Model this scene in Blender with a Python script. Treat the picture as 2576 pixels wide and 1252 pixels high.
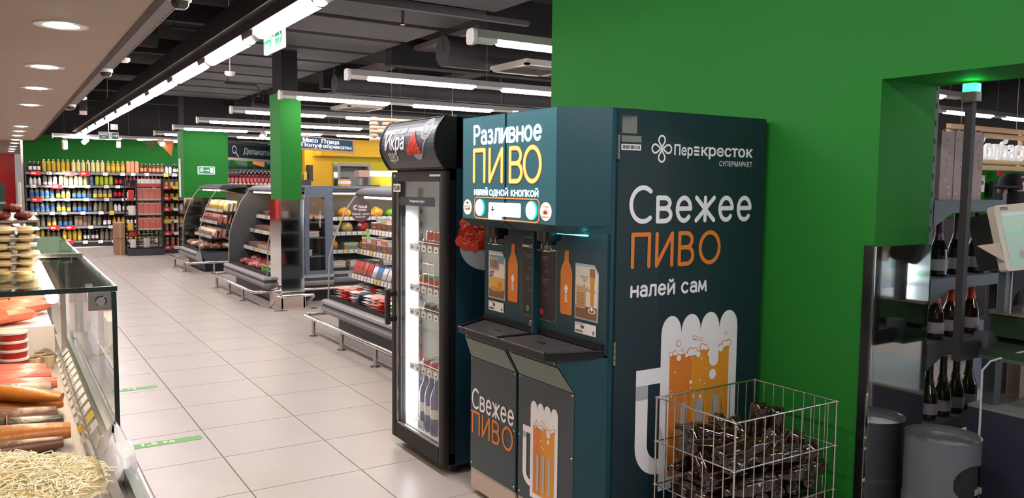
import bpy, math, random
from mathutils import Vector, Matrix
R0 = random.Random(7)
S = bpy.context.scene
C = S.collection
for o in list(bpy.data.objects):
    bpy.data.objects.remove(o)

# ------------------------------------------------------------------ camera
CAMH = 1.576
YAW, PIT, ROL = math.radians(32.5935), math.radians(4.58), math.radians(0.568)
_f = Vector((math.sin(YAW) * math.cos(PIT), math.cos(YAW) * math.cos(PIT), -math.sin(PIT)))
_r = Vector((math.cos(YAW), -math.sin(YAW), 0))
_u = _r.cross(_f)
_rr = _r * math.cos(ROL) + _u * math.sin(ROL)
_uu = -_r * math.sin(ROL) + _u * math.cos(ROL)
cd = bpy.data.cameras.new('camera')
cam = bpy.data.objects.new('camera', cd)
C.objects.link(cam)
cam.matrix_world = Matrix(((_rr.x, _uu.x, -_f.x, 0), (_rr.y, _uu.y, -_f.y, 0), (_rr.z, _uu.z, -_f.z, CAMH), (0, 0, 0, 1)))
cd.sensor_width = 36
cd.lens = 2011.14 * 36 / 2576
cd.clip_start, cd.clip_end = 0.05, 120
S.camera = cam

# ------------------------------------------------------------------ world, exposure
w = bpy.data.worlds.new('world')
S.world = w
w.use_nodes = True
w.node_tree.nodes['Background'].inputs[0].default_value = (0.75, 0.72, 0.70, 1)
w.node_tree.nodes['Background'].inputs[1].default_value = 0.22
S.view_settings.view_transform = 'Standard'
S.view_settings.look = 'None'
S.view_settings.gamma = 1
S.view_settings.use_curve_mapping = False
S.view_settings.exposure = 0.82
TUBE = 26.0      # emission of the ceiling tubes
WARM = 18.0      # emission of the warm case lamps

# ------------------------------------------------------------------ materials
def lin(c):
    c /= 255.0
    return c / 12.92 if c <= 0.04045 else ((c + 0.055) / 1.055) ** 2.4
MATS = {}
def mat(name, rgb, rough=0.5, metal=0.0, emit=0.0, noise=0.0, scale=20.0, bump=0.0, glass=None, spec=0.5, coat=0.0, trans=0.0, stretch=None, emit_rgb=None):
    if name in MATS:
        return MATS[name]
    m = bpy.data.materials.new(name)
    m.use_nodes = True
    nt = m.node_tree
    b = nt.nodes['Principled BSDF']
    col = (lin(rgb[0]), lin(rgb[1]), lin(rgb[2]), 1)
    b.inputs['Base Color'].default_value = col
    b.inputs['Roughness'].default_value = rough
    b.inputs['Metallic'].default_value = metal
    b.inputs['Specular IOR Level'].default_value = spec
    b.inputs['Coat Weight'].default_value = coat
    b.inputs['Transmission Weight'].default_value = trans
    if emit:
        e = emit_rgb or rgb
        b.inputs['Emission Color'].default_value = (lin(e[0]), lin(e[1]), lin(e[2]), 1)
        b.inputs['Emission Strength'].default_value = emit
    if noise or bump:
        tc = nt.nodes.new('ShaderNodeTexCoord')
        n = nt.nodes.new('ShaderNodeTexNoise')
        n.inputs['Scale'].default_value = scale
        n.inputs['Detail'].default_value = 4
        src = tc.outputs['Object']
        if stretch:
            mp = nt.nodes.new('ShaderNodeMapping')
            mp.inputs['Scale'].default_value = stretch
            nt.links.new(src, mp.inputs[0]); src = mp.outputs[0]
        nt.links.new(src, n.inputs['Vector'])
        if noise:
            mx = nt.nodes.new('ShaderNodeMix'); mx.data_type = 'RGBA'
            mx.inputs[6].default_value = tuple(max(0, c * (1 - noise)) for c in col[:3]) + (1,)
            mx.inputs[7].default_value = tuple(min(1, c * (1 + noise)) for c in col[:3]) + (1,)
            nt.links.new(n.outputs['Fac'], mx.inputs[0])
            nt.links.new(mx.outputs[2], b.inputs['Base Color'])
        if bump:
            bp = nt.nodes.new('ShaderNodeBump')
            bp.inputs['Strength'].default_value = bump
            bp.inputs['Distance'].default_value = 0.01
            nt.links.new(n.outputs['Fac'], bp.inputs['Height'])
            nt.links.new(bp.outputs[0], b.inputs['Normal'])
    if glass is not None:
        # thin sheet: see-through plus a mirror reflection that grows at grazing angles
        tr = nt.nodes.new('ShaderNodeBsdfTransparent')
        tr.inputs[0].default_value = col
        gl = nt.nodes.new('ShaderNodeBsdfGlossy')
        gl.inputs['Roughness'].default_value = rough
        lw0 = nt.nodes.new('ShaderNodeLayerWeight'); lw0.inputs['Blend'].default_value = 0.5
        lw = nt.nodes.new('ShaderNodeMath'); lw.operation = 'POWER'; lw.inputs[1].default_value = 4.0
        nt.links.new(lw0.outputs['Facing'], lw.inputs[0])
        ma = nt.nodes.new('ShaderNodeMath'); ma.operation = 'MULTIPLY_ADD'
        ma.inputs[1].default_value = 0.75; ma.inputs[2].default_value = glass
        mx2 = nt.nodes.new('ShaderNodeMixShader')
        nt.links.new(lw.outputs[0], ma.inputs[0]); nt.links.new(ma.outputs[0], mx2.inputs[0])
        nt.links.new(tr.outputs[0], mx2.inputs[1]); nt.links.new(gl.outputs[0], mx2.inputs[2])
        nt.links.new(mx2.outputs[0], nt.nodes['Material Output'].inputs[0])
    MATS[name] = m
    return m

M = mat
m_tile = M('floor tile stoneware', (176, 168, 163), 0.34, noise=0.10, scale=3.0, bump=0.02)
m_grout = M('floor joint', (120, 108, 100), 0.8)
m_green = M('green wall paint', (30, 116, 38), 0.7, spec=0.25, noise=0.05, scale=2.0)
m_black = M('ceiling black paint', (30, 28, 31), 0.85, noise=0.2, scale=4)
m_duct = M('dark duct', (52, 49, 54), 0.7, noise=0.15, scale=5)
m_gpanel = M('grey ceiling panel', (68, 64, 68), 0.8, noise=0.12, scale=3)
m_soffit = M('warm soffit plaster', (204, 184, 170), 0.8, noise=0.04, scale=2)
m_red = M('red glossy wall', (200, 12, 26), 0.25)
m_yellow = M('yellow wall paint', (222, 172, 20), 0.6, noise=0.05, scale=3)
m_lime = M('olive yellow wall', (196, 186, 30), 0.6, noise=0.05, scale=3)
m_steel = M('brushed steel', (190, 186, 182), 0.22, 1.0, noise=0.08, scale=60, stretch=(1, 1, 0.05))
m_mirror = M('polished steel cladding', (196, 196, 192), 0.07, 1.0, noise=0.05, scale=4, bump=0.03)
m_chrome = M('chrome', (215, 212, 208), 0.12, 1.0)
m_wire = M('zinc wire', (226, 224, 220), 0.26, 1.0)
m_white = M('white plastic', (226, 222, 220), 0.4)
m_tube = M('lit diffuser', (255, 250, 255), 0.4, emit=TUBE, emit_rgb=(255, 246, 246))
m_dlamp = M('lit downlight', (255, 250, 245), 0.4, emit=75.0, emit_rgb=(255, 236, 220))
m_warmtube = M('warm case lamp', (255, 240, 215), 0.4, emit=WARM, emit_rgb=(255, 226, 190))
m_spot = M('lit spot lens', (255, 245, 225), 0.4, emit=40.0, emit_rgb=(255, 238, 215))
m_lhouse = M('lamp housing', (150, 144, 142), 0.5)
m_dhouse = M('dark rail housing', (58, 52, 55), 0.6)
m_teal = M('teal lacquer', (20, 68, 78), 0.38, noise=0.03, scale=3)
m_tealdark = M('dark petrol panel', (26, 48, 56), 0.42, noise=0.03, scale=3)
m_tealblue = M('petrol blue side panel', (14, 50, 66), 0.4)
m_upper_lit = M('lit teal lacquer front', (62, 116, 130), 0.30)  # lighter teal: lamp light on the upper doors put into the colour
m_front = M('grey teal printed front', (58, 70, 76), 0.45)
m_alcove = M('alcove print film', (30, 62, 72), 0.4)
m_brochure = M('brown black print', (52, 44, 46), 0.5)
m_pale = M('pale green grey film', (118, 128, 120), 0.5)
m_plinth = M('beige plinth', (190, 172, 160), 0.5)
m_blackp = M('black plastic', (18, 17, 19), 0.35)
m_blackm = M('matt black', (22, 20, 22), 0.6)
m_rubber = M('dark rubber', (30, 29, 31), 0.8)
m_wprint = M('white print', (238, 239, 246), 0.5)
m_oprint = M('orange print', (222, 128, 48), 0.5)
m_oprint2 = M('amber print', (226, 152, 44), 0.5)
m_gprint = M('light grey print', (176, 180, 188), 0.5)
m_wlit = M('backlit white letters', (255, 255, 255), 0.4, emit=1.6)
m_olit = M('backlit orange letters', (255, 190, 100), 0.4, emit=0.85, emit_rgb=(255, 182, 88))
m_oline = M('backlit orange line', (236, 130, 70), 0.4, emit=0.6)
m_glass = M('clear glass', (252, 254, 253), 0.02, glass=0.01)
m_glassg = M('tinted glass', (206, 218, 214), 0.02, glass=0.03)
m_acryl = M('clear acrylic', (244, 242, 239), 0.08, glass=0.04)
m_film = M('hazy plastic film', (214, 212, 210), 0.18, glass=0.12)
m_ctrim = M('case grey trim', (150, 148, 148), 0.4)
m_cgrey = M('case dark grey', (70, 76, 82), 0.5)
m_cblue = M('case blue grey panel', (98, 110, 128), 0.35)
m_cin = M('case interior', (92, 92, 94), 0.6)
m_cbump = M('case bumper', (158, 156, 158), 0.42)
m_tag = M('white price tag', (232, 228, 226), 0.6)
m_tagr = M('red price tag', (214, 30, 38), 0.5)
m_tagy = M('yellow price tag', (236, 200, 30), 0.5)
m_wood = M('light wood slat', (214, 176, 142), 0.6, noise=0.12, scale=8, stretch=(1, 12, 12))
m_signblue = M('sign blue', (26, 72, 108), 0.5)
m_signdark = M('sign dark blue', (36, 46, 58), 0.5)
m_slet = M('lit sign letters', (240, 240, 240), 0.5, emit=0.15)

# ------------------------------------------------------------------ geometry helpers
class B:
    """collects polygons; build() links them as one mesh object"""
    def __init__(s):
        s.v = []; s.f = []; s.mi = []; s.sm = []; s.mats = []
    def _m(s, m):
        if m not in s.mats: s.mats.append(m)
        return s.mats.index(m)
    def poly(s, pts, m, smooth=False):
        i = len(s.v); s.v += [tuple(p) for p in pts]
        s.f.append(tuple(range(i, i + len(pts)))); s.mi.append(s._m(m)); s.sm.append(smooth)
    def faces(s, pts, fs, m, smooth=False):
        i = len(s.v); s.v += [tuple(p) for p in pts]; k = s._m(m)
        for f in fs:
            s.f.append(tuple(i + a for a in f)); s.mi.append(k); s.sm.append(smooth)
    def box(s, x0, x1, y0, y1, z0, z1, m):
        p = [(x, y, z) for z in (z0, z1) for y in (y0, y1) for x in (x0, x1)]
        s.faces(p, [(0, 2, 3, 1), (4, 5, 7, 6), (0, 1, 5, 4), (2, 6, 7, 3), (0, 4, 6, 2), (1, 3, 7, 5)], m)
        return s
    def bbox(s, x0, x1, y0, y1, z0, z1, m, r=0.01, axis='z', n=3):
        """box whose edges along one axis are rounded"""
        if axis == 'z': a0, a1, b0, b1, c0, c1 = x0, x1, y0, y1, z0, z1; f = lambda a, b, c: (a, b, c)
        elif axis == 'y': a0, a1, b0, b1, c0, c1 = x0, x1, z0, z1, y0, y1; f = lambda a, b, c: (a, c, b)
        else: a0, a1, b0, b1, c0, c1 = y0, y1, z0, z1, x0, x1; f = lambda a, b, c: (c, a, b)
        pts = []
        for (cx, cy, t) in ((a1 - r, b1 - r, 0), (a0 + r, b1 - r, 90), (a0 + r, b0 + r, 180), (a1 - r, b0 + r, 270)):
            for k in range(n + 1):
                q = math.radians(t + 90 * k / n); pts.append((cx + r * math.cos(q), cy + r * math.sin(q)))
        N = len(pts)
        lo = [f(a, b, c0) for a, b in pts]; hi = [f(a, b, c1) for a, b in pts]
        s.faces(lo + hi, [(k, (k + 1) % N, N + (k + 1) % N, N + k) for k in range(N)], m, True)
        s.poly(hi, m); s.poly(lo[::-1], m)
        return s
    def prism(s, pts, d, m, cap=True):
        """polygon (3D points) swept by vector d"""
        N = len(pts); d = Vector(d)
        hi = [tuple(Vector(p) + d) for p in pts]
        s.faces(list(map(tuple, pts)) + hi, [(k, (k + 1) % N, N + (k + 1) % N, N + k) for k in range(N)], m)
        if cap: s.poly(hi, m); s.poly(list(pts)[::-1], m)
        return s
    def lathe(s, prof, m, c=(0, 0, 0), n=12, axis='z', smooth=True, segs=None):
        """prof: [(radius, height)], or with a material as third entry for the band above it"""
        for k in range(len(prof) - 1):
            (r0, h0), (r1, h1) = prof[k][:2], prof[k + 1][:2]
            mm = prof[k][2] if len(prof[k]) > 2 else m
            ring = []
            for (r, h) in ((r0, h0), (r1, h1)):
                for j in range(n):
                    a = 2 * math.pi * j / n; x, y = r * math.cos(a), r * math.sin(a)
                    if axis == 'z': p = (x, y, h)
                    elif axis == 'y': p = (x, h, y)
                    else: p = (h, x, y)
                    ring.append((p[0] + c[0], p[1] + c[1], p[2] + c[2]))
            if r0 < 1e-5: fs = [(0, n + (j + 1) % n, n + j)[::-1] for j in range(n)]
            elif r1 < 1e-5: fs = [(j, (j + 1) % n, n) for j in range(n)]
            else: fs = [(j, (j + 1) % n, n + (j + 1) % n, n + j) for j in range(n)]
            s.faces(ring, fs, mm, smooth)
        return s
    def tube(s, path, r, m, n=8, cap=True, closed=False):
        P = [Vector(p) for p in path]; N = len(P)
        rr = r if isinstance(r, (list, tuple)) else [r] * N
        ring = []; t0 = None; up = None
        for i in range(N):
            if closed: t = (P[(i + 1) % N] - P[i - 1])
            else: t = (P[min(i + 1, N - 1)] - P[max(i - 1, 0)])
            t.normalize()
            if up is None:
                up = Vector((0, 0, 1)) if abs(t.z) < 0.9 else Vector((1, 0, 0))
            a = t.cross(up)
            if a.length < 1e-4: a = t.cross(Vector((1, 0, 0)))
            a.normalize(); b = a.cross(t).normalized(); up = b
            for j in range(n):
                q = 2 * math.pi * j / n
                ring.append(tuple(P[i] + (a * math.cos(q) + b * math.sin(q)) * rr[i]))
        fs = []
        for i in range(N if closed else N - 1):
            i2 = (i + 1) % N
            for j in range(n):
                fs.append((i * n + j, i * n + (j + 1) % n, i2 * n + (j + 1) % n, i2 * n + j))
        s.faces(ring, fs, m, True)
        if cap and not closed:
            s.poly(ring[:n][::-1], m); s.poly(ring[-n:], m)
        return s
    def disc(s, c, ux, uy, m, n=20, rx=1.0, ry=1.0, a0=0.0):
        c, ux, uy = Vector(c), Vector(ux), Vector(uy)
        s.poly([tuple(c + ux * (rx * math.cos(2 * math.pi * k / n)) + uy * (ry * math.sin(2 * math.pi * k / n))) for k in range(n)], m)
        return s
    def mesh(s, name):
        me = bpy.data.meshes.new(name)
        me.from_pydata(s.v, [], s.f)
        for m in s.mats: me.materials.append(m)
        me.polygons.foreach_set('material_index', s.mi)
        me.polygons.foreach_set('use_smooth', s.sm)
        me.update()
        return me
    def build(s, name, parent=None, loc=None):
        o = bpy.data.objects.new(name, s.mesh(name))
        C.objects.link(o)
        if parent: o.parent = parent
        if loc: o.location = loc
        return o

def tag(o, label=None, cat=None, group=None, kind=None):
    if label: o['label'] = label
    if cat: o['category'] = cat
    if group: o['group'] = group
    if kind: o['kind'] = kind
    return o
def thing(name, label, cat, loc=(0, 0, 0), group=None, rz=0.0):
    o = bpy.data.objects.new(name, None); C.objects.link(o)
    o.empty_display_size = 0.1
    o.location = loc; o.rotation_euler.z = rz
    return tag(o, label, cat, group)
def inst(name, me, loc, parent=None, rot=None, scale=None):
    o = bpy.data.objects.new(name, me); C.objects.link(o)
    o.location = loc
    if rot: o.rotation_euler = rot
    if scale: o.scale = scale if isinstance(scale, tuple) else (scale,) * 3
    if parent: o.parent = parent
    return o
def copy_tree(o, parent=None):
    c = o.copy(); C.objects.link(c); c.parent = parent
    for ch in list(o.children): copy_tree(ch, c)
    return c
def struct(b, name, parent=None):
    o = b.build(name, parent)
    if not parent: o['kind'] = 'structure'
    return o
def rrect(cx, cy, w, h, r, n=4):
    pts = []
    for (x, y, t) in ((cx + w / 2 - r, cy + h / 2 - r, 0), (cx - w / 2 + r, cy + h / 2 - r, 90), (cx - w / 2 + r, cy - h / 2 + r, 180), (cx + w / 2 - r, cy - h / 2 + r, 270)):
        for k in range(n + 1):
            a = math.radians(t + 90 * k / n); pts.append((x + r * math.cos(a), y + r * math.sin(a)))
    return pts

# ---- lettering -----------------------------------------------------
def font2d(body, bold=0.0, shear=0.0, spacing=1.0):
    """outline of a text in Blender's own font, as (verts, faces) scaled to height 1 of its capitals"""
    cu = bpy.data.curves.new('lettering', 'FONT')
    cu.body = body; cu.size = 1.0; cu.offset = bold; cu.shear = shear; cu.space_character = spacing
    cu.resolution_u = 3
    o = bpy.data.objects.new('lettering', cu)
    C.objects.link(o)
    bpy.context.view_layer.update()
    me = bpy.data.meshes.new_from_object(o)
    v = [(p.co.x, p.co.y) for p in me.vertices]; f = [tuple(p.vertices) for p in me.polygons]
    bpy.data.objects.remove(o); bpy.data.curves.remove(cu); bpy.data.meshes.remove(me)
    return v, f
class Face:
    """a flat face in space to print on: origin o, x direction ux, y direction uy, normal n"""
    K = 0
    def __init__(s, o, ux, uy):
        s.o, s.ux, s.uy = Vector(o), Vector(ux).normalized(), Vector(uy).normalized()
        s.n = s.ux.cross(s.uy)
    def p(s, x, y, d=0.0015):
        return tuple(s.o + s.ux * x + s.uy * y + s.n * d)
    def poly(s, b, pts, m, d=0.0015):
        b.poly([s.p(x, y, d) for x, y in pts], m)
    def rect(s, b, x0, x1, y0, y1, m, d=0.0015):
        s.poly(b, [(x0, y0), (x1, y0), (x1, y1), (x0, y1)], m, d)
    def oval(s, b, x, y, rx, ry, m, d=0.0015, n=20):
        Face.K = (Face.K + 1) % 14; d += Face.K * 3e-5
        s.poly(b, [(x + rx * math.cos(2 * math.pi * k / n), y + ry * math.sin(2 * math.pi * k / n)) for k in range(n)], m, d)
    def line(s, b, pts, wd, m, d=0.0015, caps=True, closed=False):
        """monoline stroke with round ends; sharp corners start a new stroke laid a hair above"""
        P = [pts[0]]
        for q in pts[1:]:
            if math.hypot(q[0] - P[-1][0], q[1] - P[-1][1]) > 1e-6: P.append(q)
        if math.hypot(P[0][0] - P[-1][0], P[0][1] - P[-1][1]) < 1e-6: P = P[:-1]; closed = True
        n = len(P)
        if n < 2: return
        runs = []
        if closed: runs = [P]
        else:
            cur = [P[0]]
            for k in range(1, n):
                cur.append(P[k])
                if k < n - 1:
                    a1 = math.atan2(P[k][1] - P[k - 1][1], P[k][0] - P[k - 1][0]); a2 = math.atan2(P[k + 1][1] - P[k][1], P[k + 1][0] - P[k][0])
                    if abs((a2 - a1 + math.pi) % (2 * math.pi) - math.pi) > .7: runs.append(cur); cur = [P[k]]
            runs.append(cur)
        for R_ in runs:
            Face.K = (Face.K + 1) % 14; dd = d + Face.K * 7e-5
            N = len(R_); Lf = []; Rt = []
            for k in range(N):
                p0 = R_[k - 1] if (k or closed) else None; p1 = R_[(k + 1) % N] if (k < N - 1 or closed) else None
                t = []
                for u, v in ((p0, R_[k]), (R_[k], p1)):
                    if u and v:
                        L = math.hypot(v[0] - u[0], v[1] - u[1]) or 1; t.append(((v[0] - u[0]) / L, (v[1] - u[1]) / L))
                tx, ty = sum(q[0] for q in t), sum(q[1] for q in t); L = math.hypot(tx, ty) or 1; tx, ty = tx / L, ty / L
                co = max(.5, tx * t[0][0] + ty * t[0][1]); h = wd / 2 / co
                Lf.append((R_[k][0] - ty * h, R_[k][1] + tx * h)); Rt.append((R_[k][0] + ty * h, R_[k][1] - tx * h))
            for k in range(N if closed else N - 1):
                j = (k + 1) % N
                s.poly(b, [Rt[k], Rt[j], Lf[j], Lf[k]], m, dd)
            if caps and not closed:
                for (c0, c1, sg) in ((R_[0], R_[1], 1), (R_[-1], R_[-2], 1)):
                    a = math.atan2(c1[1] - c0[1], c1[0] - c0[0])
                    s.poly(b, [(c0[0] + wd / 2 * math.cos(a + math.pi / 2 + math.pi * q / 7), c0[1] + wd / 2 * math.sin(a + math.pi / 2 + math.pi * q / 7)) for q in range(8)], m, dd)
    def text(s, b, body, x0, x1, y0, y1, m, d=0.0015, bold=0.0, shear=0.0, depth=0.0):
        """fit a text into a rectangle of the face"""
        v, f = font2d(body, bold, shear)
        if not v: return
        ax, bx = min(p[0] for p in v), max(p[0] for p in v); ay, by = min(p[1] for p in v), max(p[1] for p in v)
        kx, ky = (x1 - x0) / (bx - ax), (y1 - y0) / max(1e-6, by - ay)
        q = [((p[0] - ax) * kx + x0, (p[1] - ay) * ky + y0) for p in v]
        b.faces([s.p(x, y, d + depth) for x, y in q], f, m)
        if depth:
            # side walls of raised letters
            cnt = {}
            for fc in f:
                for k in range(len(fc)):
                    e = (fc[k], fc[(k + 1) % len(fc)]); cnt[e] = 1
            for (i, j) in list(cnt):
                if (j, i) not in cnt:
                    b.poly([s.p(*q[i], d), s.p(*q[j], d), s.p(*q[j], d + depth), s.p(*q[i], d + depth)], m)
def arc(cx, cy, rx, ry, a0, a1, n=14):
    return [(cx + rx * math.cos(math.radians(a0 + (a1 - a0) * k / n)), cy + ry * math.sin(math.radians(a0 + (a1 - a0) * k / n))) for k in range(n + 1)]
XH = 0.70
def _v(h, w_):   # letter ve at height h
    m_ = h * 0.54
    return [[(0, 0), (0, h), (w_ * .5, h)] + arc(w_ * .5, (h + m_) / 2, w_ * .42, (h - m_) / 2, 90, -90, 10) + [(0, m_)],
            [(w_ * .5, m_)] + arc(w_ * .55, m_ / 2, w_ * .45, m_ / 2, 90, -90, 10) + [(0, 0)]]
_e = [[(.04, .37), (.50, .37)] + arc(.27, .35, .24, .35, 4, 318, 22)]
_i = [[(0, XH), (0, 0), (.44, XH), (.44, 0)]]
GL = {  # rounded single-stroke letters: strokes and width
 'С': ([arc(.42, .5, .40, .5, 52, 308, 22)], .72), 'в': (_v(XH, .46), .46), 'е': (_e, .52),
 'ж': ([[(0, XH), (.66, 0)], [(.66, XH), (0, 0)], [(.33, 0), (.33, XH)]], .66),
 'П': ([[(0, 0), (0, 1), (.52, 1), (.52, 0)]], .52), 'И': ([[(0, 1), (0, 0), (.50, 1), (.50, 0)]], .50),
 'В': (_v(1, .46), .46), 'О': ([arc(.34, .5, .34, .5, 90, 450, 28)], .68),
 'н': ([[(0, 0), (0, XH)], [(.44, 0), (.44, XH)], [(0, .37), (.44, .37)]], .44),
 'а': ([arc(.23, .50, .20, .20, 150, 0, 10) + [(.43, 0)], arc(.22, .20, .21, .20, 60, 360, 16) + [(.43, .28), (.36, .40), (.22, .40)]], .43),
 'л': ([[(0, 0), (.08, .06), (.13, XH), (.45, XH), (.45, 0)]], .45), 'и': (_i, .44),
 'й': (_i + [arc(.22, 1.0, .12, .10, 190, 350, 8)], .44), 'с': ([arc(.24, .35, .24, .35, 48, 312, 18)], .44),
 'м': ([[(0, 0), (.05, XH), (.28, .12), (.51, XH), (.56, 0)]], .56),
 'Р': ([[(0, 0), (0, 1), (.22, 1)] + arc(.24, .74, .24, .26, 90, -90, 12) + [(0, .48)]], .48),
 'з': ([arc(.18, .53, .17, .17, 140, -90, 12) + arc(.18, .18, .20, .18, 90, -140, 12)], .38),
 'о': ([arc(.25, .35, .25, .35, 90, 450, 24)], .50), 'п': ([[(0, 0), (0, XH), (.42, XH), (.42, 0)]], .42),
 'к': ([[(0, 0), (0, XH)], [(.40, XH), (.03, .35), (.42, 0)]], .42),
 'д': ([[(-.04, -.14), (-.04, 0), (.50, 0), (.50, -.14)], [(.05, 0), (.14, XH), (.42, XH), (.42, 0)]], .46),
}
def stroke_text(fc, b, body, x0, x1, y0, h, wd, m, d=0.0015, gap=.20):
    tot = 0
    for ch in body: tot += (.34 if ch == ' ' else GL[ch][1] + gap)
    tot -= gap
    k = (x1 - x0) / tot; x = x0
    for ch in body:
        if ch == ' ': x += .34 * k; continue
        for st in GL[ch][0]:
            fc.line(b, [(x + px * k, y0 + py * h) for px, py in st], wd, m, d)
        x += (GL[ch][1] + gap) * k
def W(b, name, t, sub=None):
    """build a part given in world coordinates under an unrotated thing (or under one of its parts)"""
    o = b.build(name, sub or t)
    if sub is None: o.location = (-t.location[0], -t.location[1], -t.location[2])
    return o
# ================================================================== the room
def floor_build():
    fl = struct(B().box(-6, 14.5, -4, 34.3, -0.12, -0.005, m_grout), 'floor')
    X0, Y0, P = 1.028, 4.668, 0.6
    tile = B(); g = 0.0022
    x0, x1 = g, P - g
    t = 0.0012
    tile.faces([(x0, x0, -.006), (x1, x0, -.006), (x1, x1, -.006), (x0, x1, -.006), (x0 + t, x0 + t, 0), (x1 - t, x0 + t, 0), (x1 - t, x1 - t, 0), (x0 + t, x1 - t, 0)],
               [(4, 5, 6, 7), (0, 1, 5, 4), (1, 2, 6, 5), (2, 3, 7, 6), (3, 0, 4, 7)], m_tile)
    me = tile.mesh('floor_tile')
    near = set()
    for i in range(-2, 4):
        for j in range(-6, 18):
            near.add((i, j))
            inst('tile', me, (X0 + i * P, Y0 + j * P, 0), fl)
    rest = B()
    for i in range(-11, 22):
        for j in range(-10, 49):
            if (i, j) in near: continue
            a, b = X0 + i * P, Y0 + j * P
            rest.poly([(a + g, b + g, 0), (a + P - g, b + g, 0), (a + P - g, b + P - g, 0), (a + g, b + P - g, 0)], m_tile)
    o = rest.build('tile', fl); o['kind'] = 'stuff'
    return fl
floor_build()
# distance stickers on the floor
m_sticker = M('green floor sticker', (96, 168, 84), 0.5, noise=0.06, scale=8)
for (x0, x1, yc, lab) in ((0.42, 1.0, 5.115, 'green floor sticker reading 1,5 M nearest the deli counter'),
                          (0.40, 0.97, 6.58, 'green floor sticker reading 1,5 M, middle one along the deli counter'),
                          (0.38, 0.80, 8.05, 'green floor sticker farthest along the deli counter, lettering hidden')):
    b = B(); f = Face((0, 0, 0), (1, 0, 0), (0, 1, 0))
    f.poly(b, rrect((x0 + x1) / 2, yc, x1 - x0, 0.085, 0.02), m_sticker, 0.0012)
    f.text(b, '1,5 м', x0 + .24, x0 + .42, yc - .024, yc + .03, m_white, 0.002, bold=.02)
    tag(b.build('floor_sticker'), lab, 'sticker', 'distance stickers on the floor')

# green wall with the wide opening on its near side
WX = 3.06
wr = B()
wr.box(WX, WX + .40, 1.985, 4.33, 0, 3.7, m_green)
wr.box(WX, WX + .40, -3.5, 1.985, 2.022, 3.7, m_green)
struct(wr, 'wall_right')
# far green wall, red wall, yellow corner
struct(B().box(0.47, 6.2, 22.3, 22.5, 0, 2.66, m_green).box(0.47, 6.2, 22.3, 22.5, 2.66, 3.62, m_black), 'wall_far')
struct(B().box(-4, 0.47, 34, 34.2, 0, 2.55, m_red), 'wall_left_end')
struct(B().box(0.44, 0.47, 21.8, 22.5, 0, 2.5, m_red).box(0.43, 0.47, 21.75, 21.8, 0, 2.5, M('white wall edge', (214, 206, 200), .5)), 'trim_1')
struct(B().box(-4.1, -4, -4, 34, 0, 3.6, M('warm wall', (170, 150, 135), .7)), 'wall_left')
struct(B().box(13.6, 13.8, -4, 23, 0, 2.15, m_green).box(13.6, 13.8, -4, 23, 2.15, 3.62, m_black), 'wall_hall')
# yellow service corner: yellow wall, olive wall with a doorway
struct(B().box(6.2, 6.9, 19.0, 19.2, 0, 2.62, m_yellow).box(6.2, 6.9, 19.0, 19.2, 2.62, 3.62, m_black).box(6.2, 6.4, 19.2, 22.3, 0, 3.6, m_green), 'wall_service')
wy = B()
wy.box(6.9, 7.05, 19, 19.2, 0, 3.6, m_lime).box(7.85, 9.3, 19, 19.2, 0, 3.6, m_lime).box(7.05, 7.85, 19, 19.2, 2.03, 3.6, m_lime)
wy.box(6.4, 9.3, 18.4, 19.0, 2.22, 2.62, m_yellow).box(6.4, 9.3, 18.4, 19.0, 2.62, 3.62, m_black)
struct(wy, 'wall_service_door')
dr = struct(B().box(7.05, 7.85, 19.25, 19.29, 0, 1.9, M('grey door leaf', (122, 136, 140), .5)), 'door_1')
fr = B().box(7.02, 7.08, 18.96, 19.22, 0, 2.06, m_ctrim).box(7.82, 7.88, 18.96, 19.22, 0, 2.06, m_ctrim).box(7.08, 7.82, 18.96, 19.22, 2.0, 2.06, m_ctrim)
fr.box(7.08, 7.82, 19.2, 19.24, 1.88, 2.0, M('dark transom', (60, 54, 50), .5))
fr.build('door_frame', dr)
B().box(6.9, 7.0, 18.93, 18.98, .9, 2.08, m_mirror).build('kick_strip', dr)

# ------------------------------------------------------------------ ceiling
ce = struct(B().box(-4, 14, -4, 34, 3.62, 3.8, m_black), 'ceiling')
so = struct(B().box(-4, 0.70, -4, 34, 2.5, 2.56, m_soffit).box(0.66, 0.70, -4, 34, 2.56, 3.62, m_black), 'ceiling_soffit')
B().box(0.70, 0.74, -4, 34, 2.49, 2.70, M('brown soffit edge', (70, 52, 46), .6)).build('edge_strip', so)
# suspended grey panels between the dark ribs
pn = B()
pm = B().box(0, 1.75, 0, .82, 0, .03, m_gpanel).mesh('ceiling_panel')
for k in range(15):
    inst('ceiling_panel', pm, (2.25, 1.85 + k * .98, 3.2), ce)
pm2 = B().box(0, .28, 0, 2.2, 0, .06, M('brown beam face', (98, 86, 84), .8)).mesh('ceiling_beam')
for (x, y, z) in ((4.45, 7.6, 3.25), (5.6, 6.2, 3.3), (4.5, 10.6, 3.2), (5.9, 9.6, 3.2), (6.7, 11.6, 3.2), (4.9, 13.2, 3.1), (6.6, 8.2, 3.3)):
    inst('ceiling_beam', pm2, (x, y, z), ce)
for y, z, h in ((4.6, 3.0, .45), (7.05, 3.05, .4), (9.4, 3.05, .35), (11.9, 3.0, .4), (14.6, 3.0, .4), (17.2, 3.0, .4), (19.6, 2.95, .4), (21.4, 2.9, .45)):
    B().box(4.15, 13.5, y - .1, y + .1, z, z + h, m_black).box(.75, 4.15, y - .06, y + .06, 3.3, 3.5, m_black).build('cross_beam', ce)
for k, y in enumerate([2.3 + .45 * q for q in range(40)]):
    B().box(.76, 1.35, y, y + .06, 3.35, 3.45, m_duct).build('deck_rib', ce)
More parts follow.
